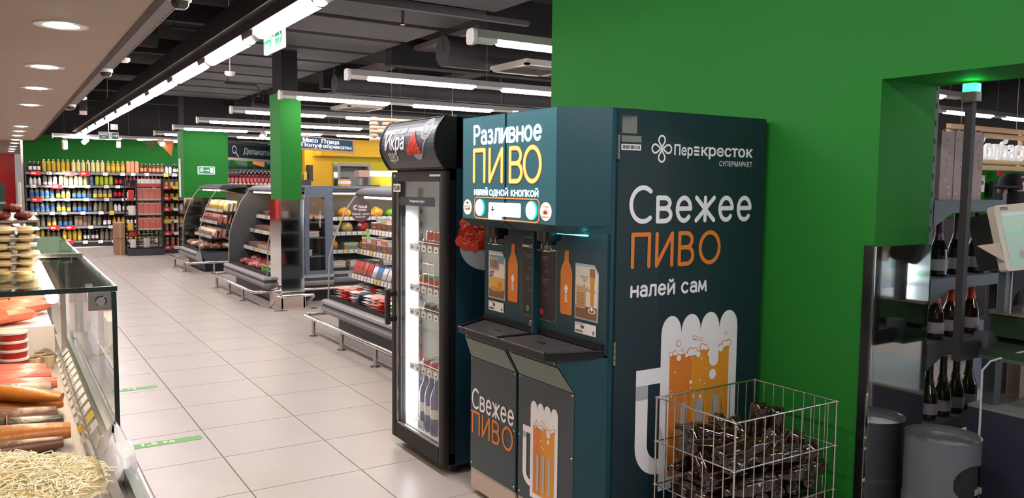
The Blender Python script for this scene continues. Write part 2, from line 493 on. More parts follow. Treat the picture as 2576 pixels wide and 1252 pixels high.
def duct(pts, r, lab):
    b = B().tube(pts, r, m_duct, 14)
    d = Vector(pts[1]) - Vector(pts[0]); L = d.length; n = int(L / 1.4)
    for k in range(1, n + 1):
        p = Vector(pts[0]) + d * (k * 1.4 / L)
        q = p + d.normalized() * .03
        b.tube([p, q], r * 1.05, m_duct, 14)
    t = thing('ventilation_duct', lab, 'duct', tuple(pts[0]))
    W(b, 'pipe', t)
    for k in range(0, n + 1, 2):
        p = Vector(pts[0]) + d * (k * 1.4 / L)
        W(B().box(p.x - .006, p.x + .006, p.y - .006, p.y + .006, p.z, 3.62, m_dhouse), 'hanger', t)
duct([(4.1, 7.85, 3.02), (13, 7.85, 3.02)], .17, 'wide dark ventilation duct under the ceiling behind the first row lamp')
duct([(4.1, 11.2, 3.0), (13, 11.2, 3.0)], .13, 'dark ventilation duct above the slatted wooden sign')
duct([(0.9, 9.6, 3.15), (1.5, 9.6, 3.15)], .12, 'short dark duct piece between soffit and light track')
duct([(4.1, 15.6, 3.0), (10, 15.6, 3.0)], .11, 'thin dark ventilation duct over the far chillers')
duct([(1.05, 3.0, 3.1), (1.15, 9.4, 3.1)], .05, 'dark pipe running lengthwise beside the soffit')
duct([(4.6, 3.2, 2.75), (13.4, 3.75, 2.75)], .1, 'dark duct seen through the opening in the green wall')
# cable tray along the soffit
tr = thing('cable_tray', 'grey perforated cable tray running along the soffit edge', 'cable tray', (0, 0, 0))
m_tray = M('tray zinc', (140, 130, 126), .5, .3)
tb = B().box(.77, .90, 2.5, 13.2, 2.58, 2.585, m_tray).box(.77, .775, 2.5, 13.2, 2.585, 2.64, m_tray).box(.895, .90, 2.5, 13.2, 2.585, 2.64, m_tray)
tb.build('tray', tr)
hb = B()
for k in range(100):
    y = 2.6 + k * .1
    for x in (.782, .882): hb.box(x, x + .006, y, y + .03, 2.5785, 2.58, m_rubber)
hb.build('slot', tr)['kind'] = 'stuff'
for k in range(5):
    B().box(.81, .84, 3 + k * 2.2, 3.03 + k * 2.2, 2.64, 3.62, m_dhouse).build('hanger', tr)
tr2 = thing('cable_tray', 'perforated cable strut crossing under the grey ceiling panels', 'cable tray', (0, 0, 0))
B().box(1.9, 4.0, 6.0, 6.06, 2.98, 3.02, m_gpanel).build('tray', tr2)

# recessed downlights in the soffit
dl_me = B().lathe([(.075, .0), (.075, .02), (0, .02)], m_dlamp, n=20).mesh('diffuser')
dl_rm = B().lathe([(.15, .0), (.148, -.008), (.098, -.008), (.09, .0), (.085, .02)], m_white, n=28).mesh('trim_ring')
dl_di = B().lathe([(.0, -.02), (.05, -.016), (.085, -.003), (.088, .0)][::-1], m_dlamp, n=24).mesh('lamp')
words = ['nearest', 'second', 'third', 'fourth', 'fifth', 'sixth', 'seventh', 'eighth', 'ninth', 'tenth', 'eleventh', 'twelfth']
for y in (3.5, 1.5, -.5):
    t = thing('downlight', 'recessed soffit downlight over the near end of the deli counter', 'downlight', (.34, y, 2.5), 'downlights in the soffit')
    inst('trim_ring', dl_rm, (0, 0, 0), t); inst('lamp', dl_di, (0, 0, 0), t)
for k, y in enumerate((5.54, 7.61, 9.4, 11.51, 16.2, 17.8, 19.6, 21.7, 23.6, 26.0, 28.2, 30.3)):
    t = thing('downlight', '%s round recessed downlight of the row in the beige soffit' % words[k], 'downlight', (.34, y, 2.5), 'downlights in the soffit')
    inst('trim_ring', dl_rm, (0, 0, 0), t); inst('lamp', dl_di, (0, 0, 0), t)

# ------------------------------------------------------------------ linear lights
LAMPZ = 2.6
def tube_mesh(L, r, m):
    """half-round diffuser lying along x, with rounded ends"""
    b = B(); n = 8; prof = []
    xs = [(0, .35), (.012, .75), (.03, 1), (L - .03, 1), (L - .012, .75), (L, .35)]
    ring = []
    for x, k in xs:
        for j in range(n + 1):
            a = math.pi + math.pi * j / n
            ring.append((x, r * k * math.cos(a), r * k * math.sin(a) * 1.1))
    fs = []
    for i in range(len(xs) - 1):
        for j in range(n): fs.append((i * (n + 1) + j, i * (n + 1) + j + 1, (i + 1) * (n + 1) + j + 1, (i + 1) * (n + 1) + j))
    b.faces(ring, fs, m, True)
    b.poly([ring[j] for j in range(n + 1)], m); b.poly([ring[-1 - j] for j in range(n + 1)], m)
    return b.mesh('diffuser')
tme = tube_mesh(1.2, .038, m_tube)
tme_s = tube_mesh(1.2, .055, m_tube)
endcap = B().bbox(0, .03, -.055, .055, -.05, .06, m_white, .03, 'x').mesh('end_cap')
def lamp_row(x0, n, y, lab, z=LAMPZ, group='suspended light rows over the sales floor', pitch=1.52):
    t = thing('light_row', lab, 'ceiling light', (x0, y, z), group)
    L = .18 + n * pitch
    B().box(.03, L, -.045, .045, .0, .055, m_lhouse).build('housing', t)
    inst('end_cap', endcap, (0, 0, 0), t)
    for k in range(n):
        xa = .2 + k * pitch
        inst('diffuser', tme, (xa, 0, 0), t)
        B().box(xa + 1.2, xa + pitch, -.04, .04, -.02, .0, m_white).build('blank_cover', t)
        B().box(xa + 1.35, xa + 1.353, -.0015, .0015, .055, 3.62 - z, m_lhouse).build('suspension_wire', t)
    B().box(.03, .2, -.045, .045, -.03, .0, m_white).build('blank_cover', t)
    return t
rown = ['first', 'second', 'third', 'fourth', 'fifth', 'sixth', 'seventh']
for k, y in enumerate((4.95, 7.33, 9.5, 11.87, 14.2, 16.4, 18.6)):
    lamp_row(2.80, (4, 4, 4, 4, 5, 5, 5)[k], y, '%s suspended light row counted from the green wall, running across the store' % rown[k])
lamp_row(1.0, 2, 20.5, 'short light row in front of the far wall above the bottle shelves', 2.56, 'light rows at the far wall')
lamp_row(2.9, 2, 20.9, 'light row at the far wall beside the green column', 2.56, 'light rows at the far wall')
lamp_row(10.2, 2, 5.86, 'light row of the next hall seen through the opening', 2.6, 'lights of the next hall')
lamp_row(6.0, 3, 1.2, 'light row of the next hall outside the view through the opening', 2.6, 'lights of the next hall')
lamp_row(3.7, 4, -.9, 'added light row of the next hall behind the photographer', 2.6, 'lights of the next hall')  # out-of-view row added to brighten the wall end at the opening
lamp_row(-3.9, 2, 30.5, 'added unseen light row before the red wall', 2.44, 'light rows at the far wall')  # out of view, added to brighten the red wall
lamp_row(-3.9, 2, 33.0, 'added unseen light row close to the red wall', 2.44, 'light rows at the far wall')  # second out-of-view row added for the red wall
lamp_row(-3.9, 2, 27.0, 'added unseen light row left of the bottle shelves, deep in the store', 2.44, 'light rows at the far wall')  # third added row, lights the red wall from out of view
lamp_row(9.0, 3, 8.6, 'light row far back in the next hall', 2.6, 'lights of the next hall')
# the long track over the aisle
st = thing('light_track', 'long dark light track with a line of lit tubes over the main aisle', 'ceiling light', (1.52, 0, LAMPZ))
B().box(-.07, .07, -3.2, 20.4, .0, .10, m_dhouse).box(-.13, -.07, -3.2, 20.4, .06, .2, m_blackm).build('housing', st)
for k in range(-6, 10):
    y = 5.86 + 1.487 * k
    if y > 20 or y < -3.0: continue
    inst('diffuser', tme_s, (0, y, 0), st, (0, 0, math.pi / 2))
    B().box(-.05, .05, y + 1.2, y + 1.487, -.03, .0, m_lhouse).build('blank_cover', st)
    ring = B().tube([(-.055 * math.cos(math.pi * q / 8), y - .015, -.062 * math.sin(math.pi * q / 8)) for q in range(9)], .004, m_chrome, 6)
    ring.build('clamp', st)

# ------------------------------------------------------------------ columns
def column(name, x0, x1, y0, y1, zs, ztop, lab):
    t = thing(name, lab, 'column', ((x0 + x1) / 2, (y0 + y1) / 2, 0))
    t['kind'] = 'structure'
    cx, cy = (x0 + x1) / 2, (y0 + y1) / 2
    B().box(x0 - cx, x1 - cx, y0 - cy, y1 - cy, zs, ztop, m_green).build('painted_shaft', t)
    B().box(x0 - cx + .03, x1 - cx - .03, y0 - cy + .03, y1 - cy - .03, ztop, 3.62, M('soot black', (12, 11, 13), .9)).build('black_head', t)
    e = .012
    B().box(x0 - cx - e, x1 - cx + e, y0 - cy - e, y1 - cy + e, .16, zs, m_mirror).build('steel_cladding', t)
    for sx, sy in ((x0 - e, y0 - e), (x1 + e, y0 - e)):
        B().box(sx - cx - .004, sx - cx + .004, sy - cy - .004, sy - cy + .004, .16, zs, m_chrome).build('corner_strip', t)
    return t
c1 = column('column', 2.93, 3.19, 9.9, 10.35, 1.365, 2.68, 'slim green column clad in mirror steel beside the chillers')
B().box(-.15, .15, -.245, -.22, 0, .17, m_plinth).box(-.16, -.13, -.245, .24, 0, .17, m_plinth).box(.13, .16, -.245, .24, 0, .17, m_plinth).box(-.15, .15, .22, .245, 0, .17, m_plinth).build('base_box', c1)
B().box(-.146, -.143, -.20, -.02, 1.12, 1.36, m_red).build('red_strip', c1)  # narrow red strip on the left face of the steel cladding
c2 = column('column', 3.15, 4.02, 17.3, 17.95, 1.25, 2.62, 'wide green column with an exit sign above the far chiller')
pp = B(); f = Face((3.15 - 3.585, 0, 0), (0, -1, 0), (0, 0, 1))
f.rect(pp, -.2, .0, 1.15, 2.05, m_tag, .004)
for k in range(14): f.rect(pp, -.17, -.03, 1.22 + k * .055, 1.226 + k * .055, m_gprint, .005)
pp.build('notice_sheet', c2)
# ================================================================== draught beer dispenser
T = thing('beer_dispenser', 'dark teal self-service beer dispenser with two taps, lit lettering and drip trays', 'dispenser', (2.5, 3.05, 0))
XU, XL, XA, YN, YF, YC, ZT = 1.912, 1.99, 2.10, 2.552, 3.548, 3.05, 1.895
W(B().box(2.112, 3.03, YN, YF, .05, ZT, m_tealdark).box(2.112, 2.134, YN - .004, YN, .05, ZT, m_teal), 'cabinet', T)
fe = B()
for x in (2.2, 2.9):
    for y in (2.65, 3.45): fe.lathe([(.03, 0), (.03, .05)], m_rubber, (x, y, 0), 10)
W(fe, 'feet', T)
sp = W(B().box(2.136, 3.028, YN - .012, YN, .06, ZT - .002, m_tealdark), 'side_panel', T)
sp['label'] = 'side panel printed with white and orange lettering and a beer mug'
for k, (ya, yb) in enumerate(((YN, YC - .006), (YC + .006, YF))):
    near = k == 0
    fa, fb = (2.658, YC - .006) if near else (YC + .006, 3.442)
    # upper door module: splayed outer side, sloping lip underneath
    def ring(z, xf, ins):
        if near: return [(xf, fb, z), (XA + .012, yb, z), (XA + .012, ya, z), (xf, fa + ins, z)]
        return [(xf, fb - ins, z), (XA + .012, yb, z), (XA + .012, ya, z), (xf, fa, z)]
    b = B()
    r3, r2, r1 = ring(ZT, XU, 0), ring(1.41, XU, 0), ring(1.375, XU + .055, .0)
    b.faces(r3 + r2, [(i, (i + 1) % 4, 4 + (i + 1) % 4, 4 + i) for i in range(4)], m_teal)
    b.faces(r2 + r1, [(i, (i + 1) % 4, 4 + (i + 1) % 4, 4 + i) for i in range(4)], m_teal)
    b.poly(r3, m_teal); b.poly(r1[::-1], m_tealdark)
    up = W(b, 'upper_door', T)
    W(B().box(XU - .0012, XU, fa + .003, fb - .003, 1.413, ZT - .003, m_upper_lit), 'door_face', T)  # thin facing in the teal that has the lamp light painted in
    # lower module
    l0, l1 = (2.612, YC - .008) if near else (YC + .008, 3.488)
    t0, t1 = (2.64, YC - .008) if near else (YC + .008, 3.445)
    b = B()
    R_ = lambda z, x, a, c: [(x, c, z), (XA + .012, yb, z), (XA + .012, ya, z), (x, a, z)]
    q4, q3, q2, q1 = R_(.86, 1.93, t0, t1), R_(.82, 1.93, t0, t1), R_(.71, XL, l0, l1), R_(.135, XL, l0, l1)
    for a, c in ((q4, q3), (q3, q2), (q2, q1)):
        b.faces(a + c, [(i, (i + 1) % 4, 4 + (i + 1) % 4, 4 + i) for i in range(4)], m_teal)
    b.poly(q4, m_teal)
    lw = W(b, 'lower_cabinet', T)
    b = B(); b.poly([(1.927, t1 - .012, .818), (1.927, t0 + .012, .818), (XL - .0035, l0 + .006, .712), (XL - .0035, l1 - .006, .712)], m_pale)
    W(b, 'sloping_panel', T)
    b = B().box(XL - .003, XL, l0 + .004, l1 - .004, .137, .709, m_front); W(b, 'front_panel', T)
    W(B().box(XL, XA, l0 + .005, l1 - .005, .03, .135, m_plinth), 'plinth', T)
    sc = B()
    for yy in (l0 + .015, l1 - .015):
        for zz in (.70, .16, .43): sc.lathe([(0, XL - .006), (.004, XL - .0055), (.005, XL - .003)], m_chrome, (0, yy, zz), 8, 'x')
    for yy in (t0 + .03, t1 - .03): sc.lathe([(0, 1.92), (.005, 1.9215), (.006, 1.93)], m_chrome, (0, yy, .835), 8, 'x')
    W(sc, 'screws', T)['kind'] = 'stuff'
    # drip tray
    b = B()
    c0, c1 = (2.65, YC) if near else (YC, 3.40)
    d0, d1 = (2.562, YC) if near else (YC, 3.54)
    xa, xb = (1.858, 2.098) if near else (1.866, 2.098)
    zt = .888 if near else .884
    o1 = [(xa, c1, zt), (xb, d1, zt), (xb, d0, zt), (xa, c0, zt)]
    lo = [(p[0], p[1], .855) for p in o1]
    b.faces(o1 + lo, [(i, (i + 1) % 4, 4 + (i + 1) % 4, 4 + i) for i in range(4)], m_blackp)
    b.poly(lo[::-1], m_blackp)
    b.poly([(p[0], p[1], zt - .004) for p in o1], m_blackp)
    for i in range(4):   # raised rim
        p, q = Vector(o1[i]), Vector(o1[(i + 1) % 4])
        b.tube([p, q], .005, m_blackp, 6)
    tray = W(b, 'drip_tray', T)
    g = B(); zz = zt - .002
    g.poly([(xa + .018, c1 - .018, zz), (xb - .016, d1 - .03, zz), (xb - .016, d0 + .03, zz), (xa + .018, c0 + .018, zz)], M('tray steel', (128, 124, 126), .32, 0.8))
    m_hole = M('tray hole', (24, 22, 24), .8)
    for i in range(15):
        x = xa + .03 + i * .0138
        if x > xb - .03: break
        u = (x - xa) / (xb - xa)
        ea, eb = c0 + (d0 - c0) * u + .03, c1 + (d1 - c1) * u - .03
        n = int((eb - ea) / .021)
        for j in range(n):
            y = ea + (j + .5 + (.5 if i % 2 else 0)) * (eb - ea) / n
            if y > eb - .008: continue
            g.poly([(x - .004, y - .007, zz + .0006), (x + .004, y - .007, zz + .0006), (x + .004, y + .007, zz + .0006), (x - .004, y + .007, zz + .0006)], m_hole)
    g.box((xa + xb) / 2 - .006, (xa + xb) / 2 + .006, (c0 + c1) / 2 - .03, (c0 + c1) / 2 + .02, zz, zz + .004, m_blackp)
    W(g, 'tray_grate', T)
    W(B().box(xb - .01, xb, d0 + .005, d1 - .005, zt, zt + .028, m_blackp), 'tray_upstand', T)
    # tap: black body and chrome holder
    ty = 2.845 if near else 3.275
    b = B().bbox(1.965, 2.055, ty - .042, ty + .042, 1.335, 1.377, m_blackp, .02, 'z')
    b.bbox(1.985, 2.035, ty - .03, ty + .03, 1.318, 1.337, m_blackp, .012, 'z')
    tap = W(b, 'tap', T)
    b = B()
    for s_ in (-1, 1):
        b.box(1.985, 1.995, ty + s_ * .022 - .004, ty + s_ * .022 + .004, 1.295, 1.32, m_chrome)
        b.tube([(1.975, ty + s_ * .012, 1.294), (1.975, ty + s_ * .036, 1.294), (2.03, ty + s_ * .036, 1.294)], .004, m_chrome, 6)
    W(b, 'bottle_holder', T)
# alcove back wall and centre rib
W(B().box(XA, XA + .012, YN + .004, YF - .004, .87, 1.40, m_alcove), 'alcove_panel', T)
W(B().box(XA - .035, XA, YC - .007, YC + .007, .885, 1.40, m_teal).box(XU + .02, XA, YC - .006, YC + .006, 1.40, ZT - .02, m_tealdark).box(XL + .01, XA, YC - .008, YC + .008, .05, .86, m_tealdark), 'centre_rib', T)
W(B().box(2.02, 2.035, 2.60, 2.80, 1.368, 1.3735, M('cyan led strip', (80, 220, 230), .4, emit=5.0)), 'led_strip', T)
hg = B()
for z in (1.735, .88):
    hg.box(2.130, 2.138, YN - .016, YN - .002, z - .05, z + .05, m_steel)
    for q in range(4): hg.lathe([(.006, z - .05 + q * .026), (.006, z - .05 + q * .026 + .022)], m_steel, (2.134, YN - .016, 0), 8)
W(hg, 'hinges', T)

# --- lit print on the upper doors
fu = Face((XU - .0012, YC, 0), (0, -1, 0), (0, 0, 1))
b = B()
stroke_text(fu, b, 'Разливное', -.278, .278, 1.768, .082, .0135, m_wlit)
W(b, 'lettering', T)['label'] = 'backlit white lettering'
b = B()
for ch, x0, x1 in (('П', -.278, -.182), ('И', -.135, -.028), ('В', .042, .135), ('О', .155, .278)):
    for wd, mm, dd in ((.0215, m_oline, .0014), (.016, m_olit, .0024)):
        k = (x1 - x0) / GL[ch][1]
        for stt in GL[ch][0]: fu.line(b, [(x0 + px * k, 1.592 + py * .145) for px, py in stt], wd, mm, dd)
W(b, 'lettering', T)['label'] = 'backlit orange lettering'
b = B()
stroke_text(fu, b, 'налей', -.275, -.155, 1.528, .034, .0052, m_wlit)
W(b, 'lettering', T)
b = B()
stroke_text(fu, b, 'одной', -.135, .022, 1.528, .034, .0052, m_wlit)
W(b, 'lettering', T)
b = B()
stroke_text(fu, b, 'кнопкой', .052, .262, 1.528, .034, .0052, m_wlit)
W(b, 'lettering', T)
b = B()
fu.line(b, rrect(0, 1.467, .545, .098, .022), .005, m_oline, .0015, False, True)
W(b, 'frame_line', T)
m_btn = M('lit button', (235, 255, 255), .3, emit=1.6)
m_btng = M('cyan button ring', (20, 220, 180), .3, emit=1.2)
for x in (-.222, .214):
    b = B()
    fu.oval(b, x + .004, 1.468, .043, .041, m_btng, .003); fu.oval(b, x - .002, 1.468, .037, .038, m_btn, .0045)
    fu.text(b, 'ВКЛ', x - .014, x + .012, 1.462, 1.474, m_btng, .0055, bold=.02)
    W(b, 'button', T)
b = B()
m_card = M('backlit instruction card', (250, 248, 250), .5, emit=.8)
m_ink = M('dark ink', (40, 40, 46), .7)
fu.poly(b, rrect(-.005, 1.464, .272, .062, .008), m_card, .0015)
fu.rect(b, -.11, -.10, 1.468, 1.478, m_ink, .0025); fu.poly(b, [(-.12, 1.466), (-.105, 1.452), (-.09, 1.466)], m_ink, .0025)
fu.text(b, 'ВОЗЬМИ', -.075, -.035, 1.472, 1.481, m_ink, .0025); fu.text(b, 'ЭТИКЕТКУ', -.075, -.028, 1.457, 1.466, m_ink, .0025)
fu.text(b, 'НАКЛЕЙ', .03, .07, 1.468, 1.477, m_ink, .0025); fu.text(b, 'НА БУТЫЛКУ', .03, .095, 1.453, 1.462, m_ink, .0025)
W(b, 'instruction_card', T)
b = B(); fu.rect(b, -.142, -.022, 1.417, 1.449, m_card, .003)
for k, (s_, x) in enumerate((('Уважаемые покупатели', .10), ('этикетки на бутылку', .105), ('наклеиваем', .06))):
    fu.text(b, s_, -.082 - x / 2, -.082 + x / 2, 1.438 - k * .009, 1.443 - k * .009, m_ink, .004)
W(b, 'paper_note', T)
m_badge = M('cream backlit badge', (250, 224, 204), .5, emit=.55)
m_badger = M('badge red', (178, 58, 46), .5); m_badgeg = M('badge olive', (92, 92, 60), .5)
b = B(); x = -.34
fu.oval(b, x, 1.467, .04, .037, m_badge, .002)
fu.rect(b, x - .026, x + .026, 1.458, 1.474, m_badgeg, .003); fu.text(b, 'ДОН', x - .02, x + .02, 1.4595, 1.4725, m_badge, .004, bold=.04)
fu.oval(b, x, 1.489, .008, .006, m_badger, .003); fu.poly(b, [(x - .024, 1.486), (x, 1.492), (x + .024, 1.486), (x, 1.483)], m_badger, .0028)
fu.line(b, [(x - .026, 1.45), (x - .02, 1.456), (x + .02, 1.456), (x + .026, 1.45)], .003, m_badgeg, .003)
fu.text(b, 'пиво', x - .01, x + .01, 1.445, 1.451, m_badger, .003)
W(b, 'brand_badge', T)
b = B(); x = .322
fu.oval(b, x, 1.467, .042, .039, m_badge, .002)
fu.text(b, 'Český', x - .024, x + .024, 1.481, 1.495, m_badgeg, .003, bold=.02); fu.text(b, 'Kabancek', x - .027, x + .027, 1.439, 1.45, m_badgeg, .003, bold=.02)
fu.line(b, [(x - .018, 1.478), (x - .018, 1.456), (x + .018, 1.456), (x + .018, 1.478)], .0025, m_badger, .003)
fu.oval(b, x + .004, 1.463, .009, .007, m_badger, .003); fu.oval(b, x - .008, 1.463, .007, .008, m_badger, .003)
fu.line(b, [(x - .004, 1.472), (x + .002, 1.477), (x + .004, 1.47)], .0025, m_badger, .003)
W(b, 'brand_badge', T)

# --- print inside the alcove
fa_ = Face((XA, YC, 0), (0, -1, 0), (0, 0, 1))
def pet_print(x, z0, h):
    b = B(); w_ = .046
    pts = [(-.42, 0), (.42, 0), (.5, .03), (.5, .66), (.44, .72), (.2, .84), (.17, .88), (.2, .90), (.17, .91), (.17, 1), (-.17, 1), (-.17, .91), (-.2, .90), (-.17, .88), (-.2, .84), (-.44, .72), (-.5, .66), (-.5, .03)]
    fa_.poly(b, [(x + px * w_ * 1.9, z0 + py * h) for px, py in pts], m_oprint, .0015)
    a = [(-.018, .092), (-.009, .092), (-.009, .075), (.009, .075), (.009, .092), (.018, .092), (0, .118)]
    fa_.poly(b, [(x + px, z0 + py + .02) for px, py in a], m_wprint, .0025)
    for k in range(4): fa_.rect(b, x - .009, x + .009, z0 + .056 + k * .009, z0 + .062 + k * .009, m_wprint, .0025)
    W(b, 'bottle_print', T)
pet_print(-.222, 1.005, .285); pet_print(.217, 1.005, .285)
b = B()
fa_.poly(b, rrect(.0, 1.143, .285, .375, .022), m_gprint, .0012); fa_.poly(b, rrect(.0, 1.143, .281, .371, .021), m_brochure, .002)
fa_.rect(b, -.138, -.078, 1.283, 1.293, m_wprint, .003)
fa_.text(b, 'КАК', -.068, -.024, 1.278, 1.300, m_wprint, .003, bold=.01); fa_.text(b, 'НАЛИТЬ', .028, .108, 1.278, 1.300, m_wprint, .003, bold=.01)
m_faint = M('faint print', (110, 104, 104), .6)
for (x, z, n_) in ((-.115, 1.252, '1'), (.02, 1.252, '2'), (-.115, 1.148, '3'), (.02, 1.148, '4')):
    fa_.text(b, n_, x - .006, x + .004, z - .006, z + .008, m_faint, .003)
    for k in range(3): fa_.rect(b, x + .014, x + .07 - k * .012, z - .004 - k * .009, z - k * .009, m_faint, .003)
    fa_.line(b, arc(x + .05, z - .055, .014, .02, 200, 520, 12), .002, m_faint, .003, False)
    fa_.line(b, [(x + .03, z - .078), (x + .05, z - .06), (x + .066, z - .08)], .003, m_faint, .003, False)
for x, mm in ((-.085, M('print green', (80, 160, 70), .5)), (-.03, m_wprint), (.03, M('print red', (206, 36, 60), .5))):
    fa_.oval(b, x, .993, .014, .014, mm, .003); fa_.rect(b, x - .006, x + .006, .991, .995, m_faint, .004)
W(b, 'instruction_board', T)
m_sleeve = m_film
def flyer(x0, x1, z0, z1, kind):
    b = B()
    cut = .03
    base = M('flyer paper', (222, 212, 200), .5)
    fa_.poly(b, [(x0, z0), (x1, z0), (x1, z1 - .035), (x1 - cut, z1), (x0, z1)], m_gprint, .002)
    fa_.poly(b, [(x0 + .006, z0 + .006), (x1 - .006, z0 + .006), (x1 - .006, z1 - .04), (x1 - cut, z1 - .012), (x0 + .006, z1 - .012)], base, .003)
    if kind == 'L':
        fa_.rect(b, x0 + .01, x1 - .012, z1 - .06, z1 - .02, M('flyer sky', (110, 150, 180), .5), .004)
        fa_.rect(b, x0 + .012, x0 + .1, z1 - .095, z1 - .03, M('flyer stone', (176, 160, 150), .5), .0045)
        for k in range(5): fa_.rect(b, x0 + .018 + k * .016, x0 + .028 + k * .016, z1 - .085, z1 - .045, M('flyer brown', (118, 92, 80), .5), .005)
        fa_.rect(b, x0 + .008, x1 - .008, z0 + .008, z0 + .05, M('flyer wood', (128, 92, 66), .5), .004)
        fa_.rect(b, x0 + .008, x1 - .008, z0 + .05, z0 + .11, M('flyer amber', (214, 168, 88), .5), .0042)
        fa_.rect(b, x1 - .065, x1 - .03, z0 + .04, z0 + .09, M('flyer beer', (206, 138, 40), .5), .005)
        fa_.oval(b, x0 + .06, z0 + .05, .04, .012, M('flyer plate', (190, 140, 80), .5), .005)
        for k in range(4): fa_.rect(b, x0 + .014, x0 + .06 - k * .006, z0 + .135 - k * .008, z0 + .139 - k * .008, m_ink, .005)
    else:
        fa_.rect(b, x0 + .008, x1 - .008, z0 + .008, z0 + .06, M('flyer wood', (128, 92, 66), .5), .004)
        fa_.text(b, 'ЧЕШСКОЕ', x0 + .04, x0 + .095, z1 - .06, z1 - .05, M('flyer brown', (118, 92, 80), .5), .005); fa_.text(b, 'ПИВО', x0 + .055, x0 + .085, z1 - .075, z1 - .065, MATS['flyer brown'], .005)
        sk = [(x0 + .01, z1 - .115)] + [(x0 + .012 + k * .011, z1 - .115 + (.012 if k % 2 else .002) * (1 + (k * 7 % 3))) for k in range(10)] + [(x1 - .01, z1 - .115)]
        fa_.poly(b, sk, M('flyer stone', (176, 160, 150), .5), .0042)
        fa_.rect(b, x0 + .014, x0 + .078, z0 + .05, z0 + .145, M('flyer parchment', (196, 160, 112), .5), .005)
        for k in range(7): fa_.rect(b, x0 + .022, x0 + .07, z0 + .06 + k * .009, z0 + .062 + k * .009, MATS['flyer brown'], .006)
        fa_.poly(b, [(x1 - .05, z0 + .06), (x1 - .032, z0 + .06), (x1 - .026, z0 + .2), (x1 - .056, z0 + .2)], M('flyer beer', (206, 138, 40), .5), .005)
        fa_.oval(b, x1 - .041, z0 + .045, .026, .012, m_wprint, .005); fa_.oval(b, x1 - .041, z0 + .045, .018, .008, MATS['flyer wood'], .0055)
        fa_.rect(b, x1 - .046, x1 - .036, z0 + .045, z0 + .065, m_wprint, .006)
        fa_.rect(b, x1 - .058, x1 - .024, z0 + .19, z0 + .225, M('flyer foam', (150, 110, 70), .5), .0055)
    W(b, 'flyer_sleeve', T)
    b = B(); fa_.rect(b, x0 + .004, x1 - .012, z0 - .062, z0 - .014, m_tag, .003)
    fa_.text(b, '99', x0 + .045, x0 + .07, z0 - .04, z0 - .024, m_ink, .004, bold=.03); fa_.text(b, '0', x1 - .035, x1 - .025, z0 - .055, z0 - .04, m_ink, .004, bold=.03)
    for k in range(10): fa_.rect(b, x0 + .012 + k * .005, x0 + .0145 + k * .005, z0 - .056, z0 - .046, m_ink, .004)
    fa_.rect(b, x0 + .01, x0 + .06, z0 - .021, z0 - .019, m_ink, .004)
    W(b, 'price_card', T)
flyer(-.452, -.29, 1.0, 1.242, 'L'); flyer(.282, .446, 1.0, 1.242, 'R')
b = B(); b.lathe([(0, XA - .006), (.014, XA - .006), (.018, XA - .001), (.018, XA)], m_chrome, (0, 3.11, .92), 16, 'x'); W(b, 'lock', T)

